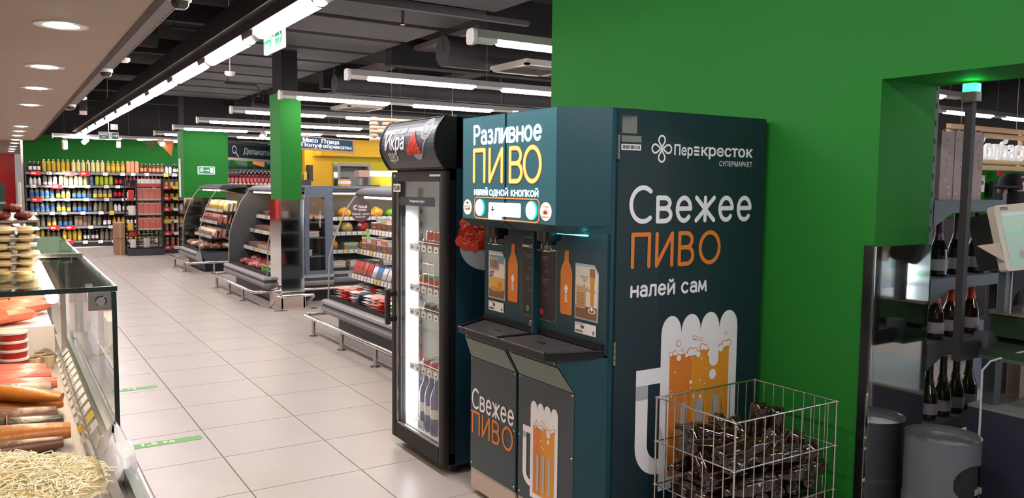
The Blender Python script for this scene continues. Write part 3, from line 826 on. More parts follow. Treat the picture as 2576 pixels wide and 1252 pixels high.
# --- mug and words on the lower doors
fl_ = Face((XL - .003, YC, 0), (0, -1, 0), (0, 0, 1))
b = B(); stroke_text(fl_, b, 'Свежее', -.415, -.03, .452, .095, .0125, m_wprint); W(b, 'lettering', T)
b = B(); stroke_text(fl_, b, 'ПИВО', -.41, -.035, .325, .105, .0135, m_oprint, gap=.26); W(b, 'lettering', T)
def mug(fc, b, x0, x1, z0, zt, zb, k):
    """flat beer mug print between x0..x1; zb is the rim of the beer, k scales the strokes"""
    Wd = x1 - x0; r = Wd / 8
    out = [(x0, z0)]
    for i in range(4):
        cx = x0 + r + 2 * r * i
        out += [(cx - r, zt - r * 1.25)] + arc(cx, zt - r * 1.1, r * .98, r * 1.1, 170, 10, 8)
    out += [(x1, zt - r * 1.25), (x1, z0)]
    # fan from the middle keeps the scalloped outline clean
    fc.poly(b, [(x0, z0), (x1, z0), (x1, zt - r * 1.25), (x0, zt - r * 1.25)], m_wprint, .0015)
    for i in range(4):
        cx = x0 + r + 2 * r * i
        fc.poly(b, arc(cx, zt - r * 1.25, r * .985, r * 1.25, 0, 180, 14), m_wprint, .0015)
    bx0, bx1 = x0 + Wd * .11, x1 - Wd * .11; xm = bx0 + (bx1 - bx0) * .36
    fc.poly(b, [(bx0, z0 + Wd * .12), (xm, z0 + Wd * .12), (xm, zb), (bx0, zb - .005)], m_oprint, .0022)
    fc.poly(b, [(xm, z0 + Wd * .12), (bx1, z0 + Wd * .12), (bx1, zb + .01), (xm, zb)], m_oprint2, .0022)
    for i in range(3):
        cx = bx0 + (bx1 - bx0) * (.24 + .27 * i)
        fc.line(b, [(cx, z0 + Wd * .25), (cx, z0 + (zb - z0) * .60 + i * .006)], Wd * .085, m_gprint, .003)
    rg = random.Random(3)
    for i in range(16):
        cx = bx0 + (bx1 - bx0) * (i + .2) / 15.5; rr = Wd * (.016 + .026 * rg.random()); cz = zb + Wd * (rg.random() - .45) * .09
        fc.oval(b, cx, cz, rr * 1.12, rr * 1.12, m_oprint, .0032, 14); fc.oval(b, cx, cz, rr * .9, rr * .9, m_wprint, .0038, 14)
    for i in range(5):
        cx = bx0 + (bx1 - bx0) * rg.random(); cz = zb + Wd * (.09 + .06 * rg.random()); rr = Wd * (.012 + .016 * rg.random())
        fc.oval(b, cx, cz, rr * 1.12, rr * 1.12, m_oprint, .0032, 14); fc.oval(b, cx, cz, rr * .85, rr * .85, m_wprint, .0038, 14)
    for i in range(14):
        cx = bx0 + (bx1 - bx0) * rg.random() * .6; cz = zb - Wd * (.05 + .4 * rg.random()); rr = Wd * (.006 + .014 * rg.random() * (1 if i < 6 else .3))
        fc.oval(b, cx, cz, rr, rr, m_wprint, .0032, 12)
    fc.line(b, [(xm + (bx1 - xm) * .58, zb), (xm + (bx1 - xm) * .58, zb - Wd * .10)], Wd * .125, m_wprint, .0034)
    fc.oval(b, xm + (bx1 - xm) * .56, zb - Wd * .24, Wd * .046, Wd * .05, m_wprint, .0034)
    # handle
    hw = Wd * .145; hx = x0 - Wd * .22; ht = zt - (zt - z0) * .285; hb = z0 + (zt - z0) * .11
    fc.poly(b, [(hx - hw / 2, ht), (x0, ht), (x0, ht - hw), (hx - hw / 2, ht - hw)], m_wprint, .0015)
    fc.poly(b, [(hx - hw / 2, ht - hw), (hx + hw / 2, ht - hw), (hx + hw / 2, ht - hw - Wd * .13), (hx - hw / 2, ht - hw - Wd * .13)], m_gprint, .0016)
    path = [(hx, ht - hw - Wd * .13), (hx, hb + Wd * .28)] + arc(hx + Wd * .22, hb + Wd * .28, Wd * .22, Wd * .22, 180, 270, 8)
    for q in range(len(path) - 1):
        fc.line(b, path[q:q + 2], hw, m_wprint, .0015, caps=q > 0)
b = B(); mug(fl_, b, .115, .325, .165, .612, .505, 1)
mg = W(b, 'mug_print', T); mg['label'] = 'printed orange beer mug with white foam'

# --- big print on the side panel
fs_ = Face((0, YN - .012, 0), (1, 0, 0), (0, 0, 1))
b = B(); stroke_text(fs_, b, 'Свежее', 2.205, 2.935, 1.428, .142, .020, m_wprint); W(b, 'lettering', T)
b = B(); stroke_text(fs_, b, 'ПИВО', 2.222, 2.737, 1.238, .135, .0185, m_oprint, gap=.25); W(b, 'lettering', T)
b = B(); stroke_text(fs_, b, 'налей', 2.22, 2.465, 1.112, .06, .0115, m_wprint); W(b, 'lettering', T); b = B(); stroke_text(fs_, b, 'сам', 2.512, 2.66, 1.112, .06, .0115, m_wprint); W(b, 'lettering', T)
b = B(); mug(fs_, b, 2.397, 2.874, .235, 1.012, .838, 1)
mg = W(b, 'mug_print', T); mg['label'] = 'large printed beer mug with white foam scallops'
b = B()
for k in range(4):    # four-petal emblem
    a = math.radians(90 * k); cx, cz = 2.373, 1.735
    pet = []
    for q in range(17):
        t = q / 16 * 2 * math.pi
        rr = .019; px, py = rr * math.sin(t) * (1 - .35 * (1 + math.cos(t)) / 2 * 0), .040 - rr * math.cos(t)
        pet.append((px, py))
    pet = [(0, .006)] + arc(0, .037, .018, .018, -28, 208, 12) + [(0, .006)]
    pet = [(cx + px * math.cos(a) - py * math.sin(a), cz + px * math.sin(a) + py * math.cos(a)) for px, py in pet]
    fs_.line(b, pet, .0078, m_wprint)
fs_.text(b, 'Пер', 2.445, 2.555, 1.698, 1.758, m_wprint, bold=.022)
for k in range(3): fs_.poly(b, [(2.562 - k * .001, 1.712 + k * .0155), (2.598, 1.711 + k * .0155), (2.593, 1.721 + k * .0155), (2.566, 1.722 + k * .0155)], m_wprint)
fs_.text(b, 'кресток', 2.607, 2.94, 1.698, 1.752, m_wprint, bold=.022)
fs_.text(b, 'СУПЕРМАРКЕТ', 2.722, 2.938, 1.669, 1.692, m_wprint, bold=.004)
W(b, 'shop_logo', T)
b = B().box(2.152, 2.232, YN - .014, YN - .012, 1.792, 1.866, m_mirror).box(2.15, 2.257, YN - .014, YN - .012, 1.757, 1.783, m_steel)
for x, z in ((2.156, 1.862), (2.228, 1.862), (2.156, 1.796), (2.228, 1.796), (2.154, 1.77), (2.253, 1.77)): b.lathe([(0, YN - .0155), (.0025, YN - .014)][::1], m_chrome, (x, 0, z), 8, 'y')
W(b, 'rating_plate', T)
b = B(); fs_.poly(b, rrect(2.203, 1.736, .107, .025, .004), m_wprint, .0015); rg = random.Random(5); x = 2.156
while x < 2.248:
    wd = rg.choice((.0015, .003, .0045)); fs_.rect(b, x, x + wd, 1.729, 1.744, m_ink, .0025); x += wd + rg.choice((.0015, .003))
W(b, 'barcode_sticker', T)
b = B()
for x, z in ((2.70, 1.655), (2.935, 1.65), (2.74, 1.49), (2.225, .66)): fs_.oval(b, x, z, .003, .003, m_chrome, .002, 8)
W(b, 'screws', T)['kind'] = 'stuff'
# ================================================================== glass-door fridge with caviar header
FX, FN, FF = 1.96, 3.735, 4.405
T = thing('display_fridge', 'tall black glass-door fridge with a curved caviar sign on top', 'fridge', (2.3, 4.07, 0))
b = B()
b.box(2.035, 2.66, FN, FN + .03, .05, 1.94, m_tealblue).box(2.035, 2.66, FF - .03, FF, .05, 1.94, m_tealblue)
b.box(2.62, 2.66, FN + .03, FF - .03, .05, 1.94, m_tealblue).box(2.035, 2.62, FN + .03, FF - .03, .05, .115, m_blackm).box(2.035, 2.62, FN + .03, FF - .03, 1.62, 1.94, m_blackm)
W(b, 'cabinet', T)
m_liner = M('white fridge liner', (226, 226, 224), .35)
W(B().box(2.60, 2.62, FN + .03, FF - .03, .115, 1.62, m_liner).box(2.035, 2.60, FN + .03, FN + .035, .115, 1.62, m_liner).box(2.035, 2.60, FF - .035, FF - .03, .115, 1.62, m_liner).box(2.035, 2.60, FN + .03, FF - .03, .115, .125, m_liner).box(2.035, 2.6, FN + .03, FF - .03, 1.60, 1.62, m_liner), 'liner', T)
# black frame lip between door and cabinet, base and feet
W(B().box(2.0, 2.035, FN, FN + .04, .06, 1.66, m_blackp).box(2.0, 2.035, FF - .04, FF, .06, 1.66, m_blackp).box(2.0, 2.035, FN, FF, .06, .12, m_blackp).box(2.0, 2.035, FN, FF, 1.60, 1.66, m_blackp), 'door_gasket', T)
fe = B()
for x in (2.08, 2.58):
    for y in (FN + .06, FF - .06): fe.lathe([(.025, 0), (.02, .012), (.02, .05)], m_rubber, (x, y, 0), 10)
fe.box(2.02, 2.05, FN + .02, FF - .02, .015, .06, m_blackm)
W(fe, 'base', T)
d = B()
d.bbox(FX, 2.0, FN, FN + .055, .058, 1.645, m_blackm, .006, 'z', 2).bbox(FX, 2.0, FF - .06, FF, .058, 1.645, m_blackm, .006, 'z', 2)
d.box(FX, 2.0, FN + .055, FF - .06, .058, .145, m_blackm).box(FX, 2.0, FN + .055, FF - .06, 1.59, 1.645, m_blackm)
door = W(d, 'door', T)
gl = B().box(1.975, 1.985, FN + .055, FF - .06, .145, 1.59, m_glass).build('glass_pane', door)
rim = B().box(1.964, 1.974, FN + .052, FN + .062, .145, 1.59, m_steel).box(1.964, 1.974, FF - .072, FF - .058, .145, 1.59, m_steel).box(1.964, 1.974, FN + .06, FF - .06, .14, .16, m_steel).build('inner_trim', door)
hd = B().bbox(1.90, 1.925, 4.335, 4.375, .745, .955, m_blackp, .008, 'z').box(1.925, FX, 4.345, 4.365, .76, .79, m_blackp).box(1.925, FX, 4.345, 4.365, .91, .94, m_blackp)
hd.build('handle', door)
fd = Face((FX, 4.07, 0), (0, -1, 0), (0, 0, 1))
fg = Face((1.975, 4.07, 0), (0, -1, 0), (0, 0, 1))
b = B(); fd.poly(b, rrect(-.25, 1.552, .10, .048, .004), M('cream badge', (214, 204, 196), .5), .002); fd.text(b, 'POLAIR', -.293, -.21, 1.538, 1.568, m_ink, .003, bold=.03)
b.build('maker_badge', door)
b = B(); fg.poly(b, rrect(-.02, 1.478, .46, .05, .006), M('slate sticker', (56, 60, 68), .5), .003); fg.text(b, 'Холодильник открыт!', -.11, .085, 1.468, 1.488, m_wprint, .004, bold=.01)
b.build('door_sticker', door)
b = B(); fd.rect(b, .17, .30, 1.617, 1.628, m_gprint, .002); fd.oval(b, -.28, 1.622, .008, .012, m_gprint, .002); b.build('door_plate', door)
# interior light and perforated rails
W(B().bbox(2.045, 2.075, 4.335, 4.365, .17, 1.38, M('fridge led', (255, 255, 255), .4, emit=9.0, emit_rgb=(250, 250, 255)), .012, 'z'), 'interior_light', T)
rl = B()
for y0 in (4.368, FN + .036):
    rl.box(2.12, 2.15, y0 - (.006 if y0 > 4 else 0), y0 + (0 if y0 > 4 else .006), .15, 1.55, m_steel)
    rl.box(2.50, 2.53, y0 - (.006 if y0 > 4 else 0), y0 + (0 if y0 > 4 else .006), .15, 1.55, m_steel)
for k in range(18):
    rl.box(2.13, 2.14, 4.3605, 4.362, .2 + k * .075, .225 + k * .075, m_ink)
W(rl, 'shelf_rail', T)
fsh = (1.205, .965, .82, .49)
for z in fsh:
    b = B()
    for k in range(14): b.tube([(2.06, 3.80 + k * .043, z), (2.58, 3.80 + k * .043, z)], .0025, m_white, 5)
    for x in (2.06, 2.32, 2.58): b.tube([(x, 3.775, z - .004), (x, 4.36, z - .004)], .0035, m_white, 5)
    b.tube([(2.055, 3.775, z + .035), (2.055, 4.36, z + .035)], .003, m_white, 5)
    sh = W(b, 'wire_shelf', T)
    b = B().box(2.045, 2.05, 3.78, 4.35, z - .022, z + .026, m_film)
    for k in range(7):
        b.box(2.042, 2.044, 3.80 + k * .078, 3.855 + k * .078, z - .018, z + .02, m_tag)
        b.box(2.0412, 2.042, 3.815 + k * .078, 3.835 + k * .078, z - .006, z + .004, m_ink)
    W(b, 'price_holder', T)
# curved header sign
ZB, ZH, XM = 1.66, 1.93, 1.905
def hx(z):
    t = (z - (ZB + ZH) / 2) / ((ZH - ZB) / 2)
    return XM + .06 * t * t
prof = [(hx(ZB + (ZH - ZB) * k / 12), ZB + (ZH - ZB) * k / 12) for k in range(13)]
b = B()
for k in range(12):
    (x0, z0), (x1, z1) = prof[k], prof[k + 1]
    b.poly([(x0, FN - .0, z0), (x0, FF + .03, z0), (x1, FF + .03, z1), (x1, FN, z1)][::-1], M('header slate print', (62, 68, 78), .35), True)
sidep = [(x, z) for x, z in prof] + [(2.07, ZH), (2.07, ZB)]
b.poly([(x, FN, z) for x, z in sidep], m_blackp); b.poly([(x, FF + .03, z) for x, z in sidep][::-1], m_blackp)
b.poly([(prof[-1][0], FN, ZH), (prof[-1][0], FF + .03, ZH), (2.07, FF + .03, ZH), (2.07, FN, ZH)], m_blackp); b.poly([(prof[0][0], FN, ZB), (2.07, FN, ZB), (2.07, FF + .03, ZB), (prof[0][0], FF + .03, ZB)], m_blackp)
W(b, 'header_sign', T)
b = B()
for y in (FN, FF + .03):
    b.tube([(x - .002, y, z) for x, z in prof], .006, m_blackp, 6)
for x, z in (prof[0], prof[-1]): b.tube([(x - .001, FN, z), (x - .001, FF + .03, z)], .005, m_blackp, 6)
W(b, 'header_edge', T)
class CFace(Face):
    def p(s, x, y, d=.0015):
        return (hx(y) - d, 4.085 - x, y)
    def poly(s, b, pts, m, d=.0015):
        """cut the print into thin strips so that it follows the bulge"""
        st = .009; y0, y1 = min(q[1] for q in pts), max(q[1] for q in pts)
        for k in range(int(math.floor(y0 / st)), int(math.floor(y1 / st)) + 1):
            P = list(pts)
            for lim, sg in ((k * st, 1), ((k + 1) * st, -1)):
                Q = []
                for i in range(len(P)):
                    a, c = P[i], P[(i + 1) % len(P)]; ia, ic = sg * (a[1] - lim) >= 0, sg * (c[1] - lim) >= 0
                    if ia: Q.append(a)
                    if ia != ic: u = (lim - a[1]) / (c[1] - a[1]); Q.append((a[0] + (c[0] - a[0]) * u, lim))
                P = Q
                if len(P) < 3: break
            if len(P) >= 3: b.poly([s.p(x, y, d) for x, y in P], m)
    def text(s, b, body, x0, x1, y0, y1, m, d=.0015, bold=0.0, shear=0.0):
        v, f = font2d(body, bold, shear)
        ax, bx = min(q[0] for q in v), max(q[0] for q in v); ay, by = min(q[1] for q in v), max(q[1] for q in v)
        kx, ky = (x1 - x0) / (bx - ax), (y1 - y0) / (by - ay)
        for fc in f: s.poly(b, [((v[i][0] - ax) * kx + x0, (v[i][1] - ay) * ky + y0) for i in fc], m, d)
fh = CFace((0, 4.085, 0), (0, -1, 0), (0, 0, 1))
b = B()
fh.text(b, 'вкусная', -.20, -.02, 1.846, 1.888, m_wprint, .003, bold=.005, shear=.15)
fh.text(b, 'Икра', -.285, -.02, 1.742, 1.862, m_wprint, .003, bold=.02, shear=.12)
fh.text(b, 'здесь', -.255, -.125, 1.69, 1.752, m_wprint, .003, bold=.01)
W(b, 'lettering', T)
m_cav = M('caviar red print', (196, 52, 40), .4, noise=.25, scale=90); m_cav2 = M('caviar bright', (226, 84, 60), .4)
b = B()
pil = [(-.0, 1.735), (.02, 1.77), (.04, 1.80), (.06, 1.83), (.075, 1.85), (.092, 1.87), (.105, 1.85), (.13, 1.815), (.16, 1.775), (.185, 1.735)]
for k in range(len(pil) - 2): fh.poly(b, [(.09, 1.735), pil[k + 1], pil[k]][::-1], m_cav, .002)
fh.poly(b, [(.09, 1.735), pil[-1], pil[-2]][::-1], m_cav, .002)
rg = random.Random(4)
for k in range(60):
    x = rg.uniform(.005, .18); top = 1.735 + .135 * (1 - abs(x - .092) / .092); z = rg.uniform(1.735, max(1.737, top))
    fh.oval(b, x, z, .0085, .0075, rg.choice((m_cav, m_cav2, m_cav)), .003 + .0002 * k / 60, 10)
fh.poly(b, arc(.135, 1.737, .05, .03, 180, 360, 12), m_gprint, .0036)
fh.line(b, [(.175, 1.72), (.205, 1.745), (.225, 1.785), (.255, 1.82)], .007, m_gprint, .0034)
W(b, 'caviar_print', T)
b = B(); ec = (.235, 1.868)
fh.line(b, arc(ec[0], ec[1], .058, .055, 0, 360, 36), .003, m_wprint, .003, False); fh.line(b, arc(ec[0], ec[1], .038, .036, 0, 360, 30), .0022, m_wprint, .003, False)
for k in range(4):
    a = math.radians(90 * k + 45); fh.line(b, arc(ec[0] + .015 * math.cos(a), ec[1] + .015 * math.sin(a), .009, .009, 0, 360, 14), .004, m_wprint, .003, False)
for k in range(26):
    a = 2 * math.pi * k / 26
    if k % 13 == 0: continue
    fh.line(b, [(ec[0] + .043 * math.cos(a), ec[1] + .041 * math.sin(a)), (ec[0] + .052 * math.cos(a), ec[1] + .05 * math.sin(a))], .004, m_wprint, .003, False)
W(b, 'round_emblem', T)
# caviar spoon printed on the side panel
fp = Face((0, FN, 0), (1, 0, 0), (0, 0, 1)); b = B()
fp.poly(b, [(2.055, 1.25)] + arc(2.23, 1.25, .175, .14, 180, 270, 10) + [(2.36, 1.12), (2.36, 1.24)], m_gprint, .0015)
fp.poly(b, [(2.045, 1.30), (2.06, 1.245), (2.10, 1.225), (2.36, 1.215), (2.36, 1.40), (2.08, 1.385), (2.06, 1.36)], m_cav, .002)
rg = random.Random(8)
for k in range(46):
    x, z = rg.uniform(2.06, 2.34), rg.uniform(1.24, 1.385)
    mm = (m_cav, m_cav2)[k % 2]
    fp.oval(b, x, z, .028, .027, mm, .0024 + k * .00004, 14); fp.oval(b, x - .008, z + .010, .009, .003, M('caviar glint', (240, 170, 150), .4), .0045 + k * .00002, 8)
fp.oval(b, 2.052, 1.275, .026, .028, m_cav2, .0052, 14)
W(b, 'caviar_print', T)['label'] = 'large red caviar heap on a spoon, printed'

# ---- goods inside the fridge
m_jar = M('jar glass', (216, 224, 222), .05, glass=.06); m_lidg = M('green lid', (60, 150, 80), .4); m_lidw = M('steel lid', (200, 198, 196), .25, .9)
m_roe = M('red roe', (176, 50, 34), .4, noise=.3, scale=150); m_roed = M('dark roe', (60, 44, 40), .4, noise=.3, scale=150)
def jar(rr, h, fill, lid):
    b = B().lathe([(rr * .9, 0, fill), (rr * .98, .006, fill), (rr * .98, h * .8, fill), (rr * .8, h * .84, m_jar), (rr * .86, h * .84), (rr * .9, h * .86, lid), (rr * .9, h, lid), (0, h, lid)], fill, n=14)
    return b.mesh('jar')
j1, j2, j3 = jar(.036, .075, m_roe, m_lidg), jar(.033, .06, m_roed, m_lidw), jar(.04, .05, m_roe, m_lidw)
spots = [(j3, 1.207, 2.10, (4.02, 4.10, 4.18), 'flat roe tin on the top fridge shelf'), (j2, 1.207, 2.20, (4.06, 4.14, 4.22), 'steel-lidded jar on the top fridge shelf, back row'),
         (j1, .967, 2.10, (4.04, 4.12, 4.24), 'green-lidded roe jar on the second fridge shelf'), (j2, .967, 2.2, (4.1, 4.2), 'steel-lidded jar on the second fridge shelf'),
         (j2, .822, 2.10, (4.02, 4.10, 4.18), 'small steel-lidded jar on the third fridge shelf'), (j3, .492, 2.12, (4.02, 4.12, 4.22), 'flat roe tin on the lowest wire shelf of the fridge')]
for me, z, x, ys, lab in spots:
    for y in ys: tag(inst('roe_jar', me, (x, y, z)), lab, 'jar', 'jars in the caviar fridge')
for k, y in enumerate((4.04, 4.13)):
    tag(inst('roe_jar', j3, (2.10, y, 1.258)), 'roe tin stacked on another tin on the top fridge shelf', 'jar', 'jars in the caviar fridge')
bowl = B().lathe([(0, 0, m_roe), (.05, 0, m_roe), (.07, .04, m_acryl), (.074, .045, m_lidw), (.0, .06)], M('clear tub lid', (214, 214, 210), .2), n=16).mesh('tub')
for k, (y, z) in enumerate(((4.05, .56), (4.20, .56), (4.06, .66))):
    tag(inst('salad_tub', bowl, (2.20, y, .492 + (.0 if k < 2 else .062))), ('round clear tub on the lowest fridge shelf, %s' % ('beside the door edge', 'towards the lamp', 'stacked on another tub')[k]), 'tub', 'tubs in the caviar fridge')
m_bblue = M('violet blue bottle glass', (96, 98, 140), .08, spec=.8)
bt = B().lathe([(0, 0), (.038, 0), (.04, .01), (.04, .21), (.034, .24), (.015, .285), (.013, .33, m_lidg), (.015, .332, m_lidg), (.015, .36, m_lidg), (0, .36)], m_bblue, n=14)
btm = bt.mesh('bottle')
lbm = B().lathe([(.0405, .10), (.0405, .155)], m_tag, n=14).mesh('label')
for k, (x, y) in enumerate(((2.11, 4.24), (2.10, 4.15), (2.09, 4.06), (2.21, 4.24), (2.21, 4.13))):
    o = tag(inst('bottle', btm, (x, y, .126)), ('tall violet-blue bottle with green cap on the fridge floor, ' + ('nearest the lamp', 'middle of the front row', 'nearest the door edge', 'back row by the lamp', 'back row by the door edge')[k]), 'bottle', 'bottles on the fridge floor')
    inst('label', lbm, (0, 0, 0), o)
rk = thing('wire_rack', 'white wire jar rack standing in the fridge', 'rack', (2.085, 4.14, .967))
b = B()
for z in (.03, .09, .15):
    b.tube([(-.02, -.09, z), (-.02, .05, z), (.04, .05, z)], .003, m_white, 6)
for y in (-.09, -.02, .05): b.tube([(-.02, y, 0), (-.02, y, .16)], .003, m_white, 6)
b.build('frame', rk)
cd_ = B().box(-.002, .002, -.035, .035, 0, .05, m_tag).box(-.0025, -.002, -.02, .02, .015, .02, m_ink)
tag(cd_.build('price_card', None, (2.055, 4.20, .126)), 'small white price card on the fridge floor', 'price card')

# ================================================================== wire basket with empty brown bottles
BX0, BX1, BY0, BY1, BZ = 2.33, 2.945, 2.05, 2.485, .68
T = thing('wire_basket', 'open zinc wire dump basket standing beside the beer dispenser', 'basket', ((BX0 + BX1) / 2, (BY0 + BY1) / 2, 0))
def wire_panel(a, c, n):
    a, c = Vector(a), Vector(c); b = B()
    for z in (.68, .49, .30, .11): b.tube([a + Vector((0, 0, z)), c + Vector((0, 0, z))], .0032 if z < .6 else .004, m_wire, 6)
    for k in range(n + 1):
        p = a + (c - a) * (k / n); b.tube([p + Vector((0, 0, .02)), p + Vector((0, 0, .68))], .0026, m_wire, 5)
    return b
for a, c, n in (((BX0, BY0, 0), (BX1, BY0, 0), 11), ((BX0, BY1, 0), (BX1, BY1, 0), 11), ((BX0, BY0, 0), (BX0, BY1, 0), 8), ((BX1, BY0, 0), (BX1, BY1, 0), 8)):
    W(wire_panel(a, c, n), 'wire_side', T)
b = B()
for k in range(12): b.tube([(BX0 + (BX1 - BX0) * k / 11, BY0, .03), (BX0 + (BX1 - BX0) * k / 11, BY1, .03)], .0026, m_wire, 5)
W(b, 'wire_floor', T)
b = B()
for x in (BX0, BX1):
    for y in (BY0, BY1):
        b.tube([(x, y, 0), (x, y, .685)], .0045, m_wire, 6)
        for z in (.68, .49, .30, .11): b.tube([(x - .009, y, z), (x, y - .009, z), (x + .009, y, z), (x, y + .009, z)], .003, m_chrome, 5, False, True)
W(b, 'corner_posts', T)
m_pet = M('brown bottle plastic', (36, 17, 9), .10, coat=.8, spec=.8)
pet = B(); n = 20; prof = [(.012, .012), (.026, .0), (.036, .006), (.0405, .03), (.041, .10), (.0395, .105), (.041, .11), (.041, .19), (.034, .225), (.018, .262), (.0135, .27), (.0135, .295), (.0, .295)]
ring = []
for i, (r, h) in enumerate(prof):
    for j in range(n):
        a = 2 * math.pi * j / n; k = 1.0; hh = h
        if i <= 3: lob = .5 + .5 * math.cos(5 * a); k = 1 - .13 * (1 - lob) * (1 if i in (1, 2) else .5); hh = h + .008 * (1 - lob) * (1 if i <= 1 else .6)
        ring.append((r * k * math.cos(a), r * k * math.sin(a), hh))
pet.faces(ring, [(i * n + j, i * n + (j + 1) % n, (i + 1) * n + (j + 1) % n, (i + 1) * n + j) for i in range(len(prof) - 1) for j in range(n)], m_pet, True)
pet.poly([ring[j] for j in range(n)][::-1], m_pet)
petm = pet.mesh('pet_bottle')
rg = random.Random(12); cnt = 0
def petb(x, y, z, rot, lab='empty brown plastic bottle lying in the wire basket pile'):
    tag(inst('plastic_bottle', petm, (x, y, z), None, rot), lab, 'bottle', 'empty brown bottles in the wire basket')
for lay in range(5):
    z = .085 + lay * .075
    if lay % 2 == 0:
        for k in range(4):
            for q in range(2):
                x = BX0 + .012 + q * .302; y = BY0 + .058 + k * .104 + rg.uniform(-.008, .008)
                fl = rg.random() < .5
                petb(x if fl else x + .296, y, z + rg.uniform(-.004, .008), (0, math.pi / 2 * (1 if fl else -1), 0))
    else:
        for k in range(6):
            x = BX0 + .06 + k * .098 + rg.uniform(-.006, .006); fl = rg.random() < .5
            petb(x, BY0 + .06 if fl else BY1 - .06, z + rg.uniform(-.004, .008), (math.pi / 2 * (-1 if fl else 1), 0, 0))
# loose ones on top: base (lobed end) at the given point, neck pointing along the direction
def petd(base, d, lab):
    q = Vector((0, 0, 1)).rotation_difference(Vector(d).normalized())
    o = tag(inst('plastic_bottle', petm, base), lab, 'bottle', 'empty brown bottles in the wire basket')
    o.rotation_mode = 'QUATERNION'; o.rotation_quaternion = q
for base, d, lab in (
    ((2.80, 2.33, .63), (-.05, .02, -1), 'brown bottle standing upside down, highest in the basket pile'), ((2.885, 2.31, .605), (-.12, -.1, -1), 'brown bottle beside the highest one, upside down in the basket'),
    ((2.60, 2.41, .585), (.3, -.25, -1), 'brown bottle with its lobed base up near the back of the pile'), ((2.70, 2.41, .56), (.1, -.5, -.8), 'brown bottle slanting base up in mid pile'),
    ((2.47, 2.42, .55), (-.2, -.6, -.7), 'brown bottle leaning base up at the left of the pile'), ((2.39, 2.36, .49), (.9, -.2, -.15), 'brown bottle lying slantwise at the left of the pile'),
    ((2.87, 2.17, .53), (-.3, .4, -.8), 'brown bottle base up at the right of the pile'), ((2.76, 2.19, .55), (-.5, .3, -.8), 'brown bottle base up behind the front bar'),
    ((2.89, 2.09, .49), (-.5, .5, -.6), 'brown bottle base up at the right corner of the basket'), ((2.38, 2.12, .47), (.9, .25, .02), 'brown bottle lying along the left front of the pile'),
    ((2.38, 2.20, .49), (.7, -.15, .1), 'brown bottle lying behind the front one at the left'), ((2.80, 2.11, .47), (-1, .1, .03), 'brown bottle lying across the front of the pile'), ((2.64, 2.27, .50), (-.6, .6, .12), 'brown bottle lying on top in the middle of the pile'), ((2.68, 2.11, .52), (.1, .7, -.5), 'brown bottle base to the camera at the front of the pile'),
    ((2.54, 2.33, .53), (.8, .2, -.4), 'brown bottle lying on the pile behind the slanted ones')):
    petd(base, d, lab)
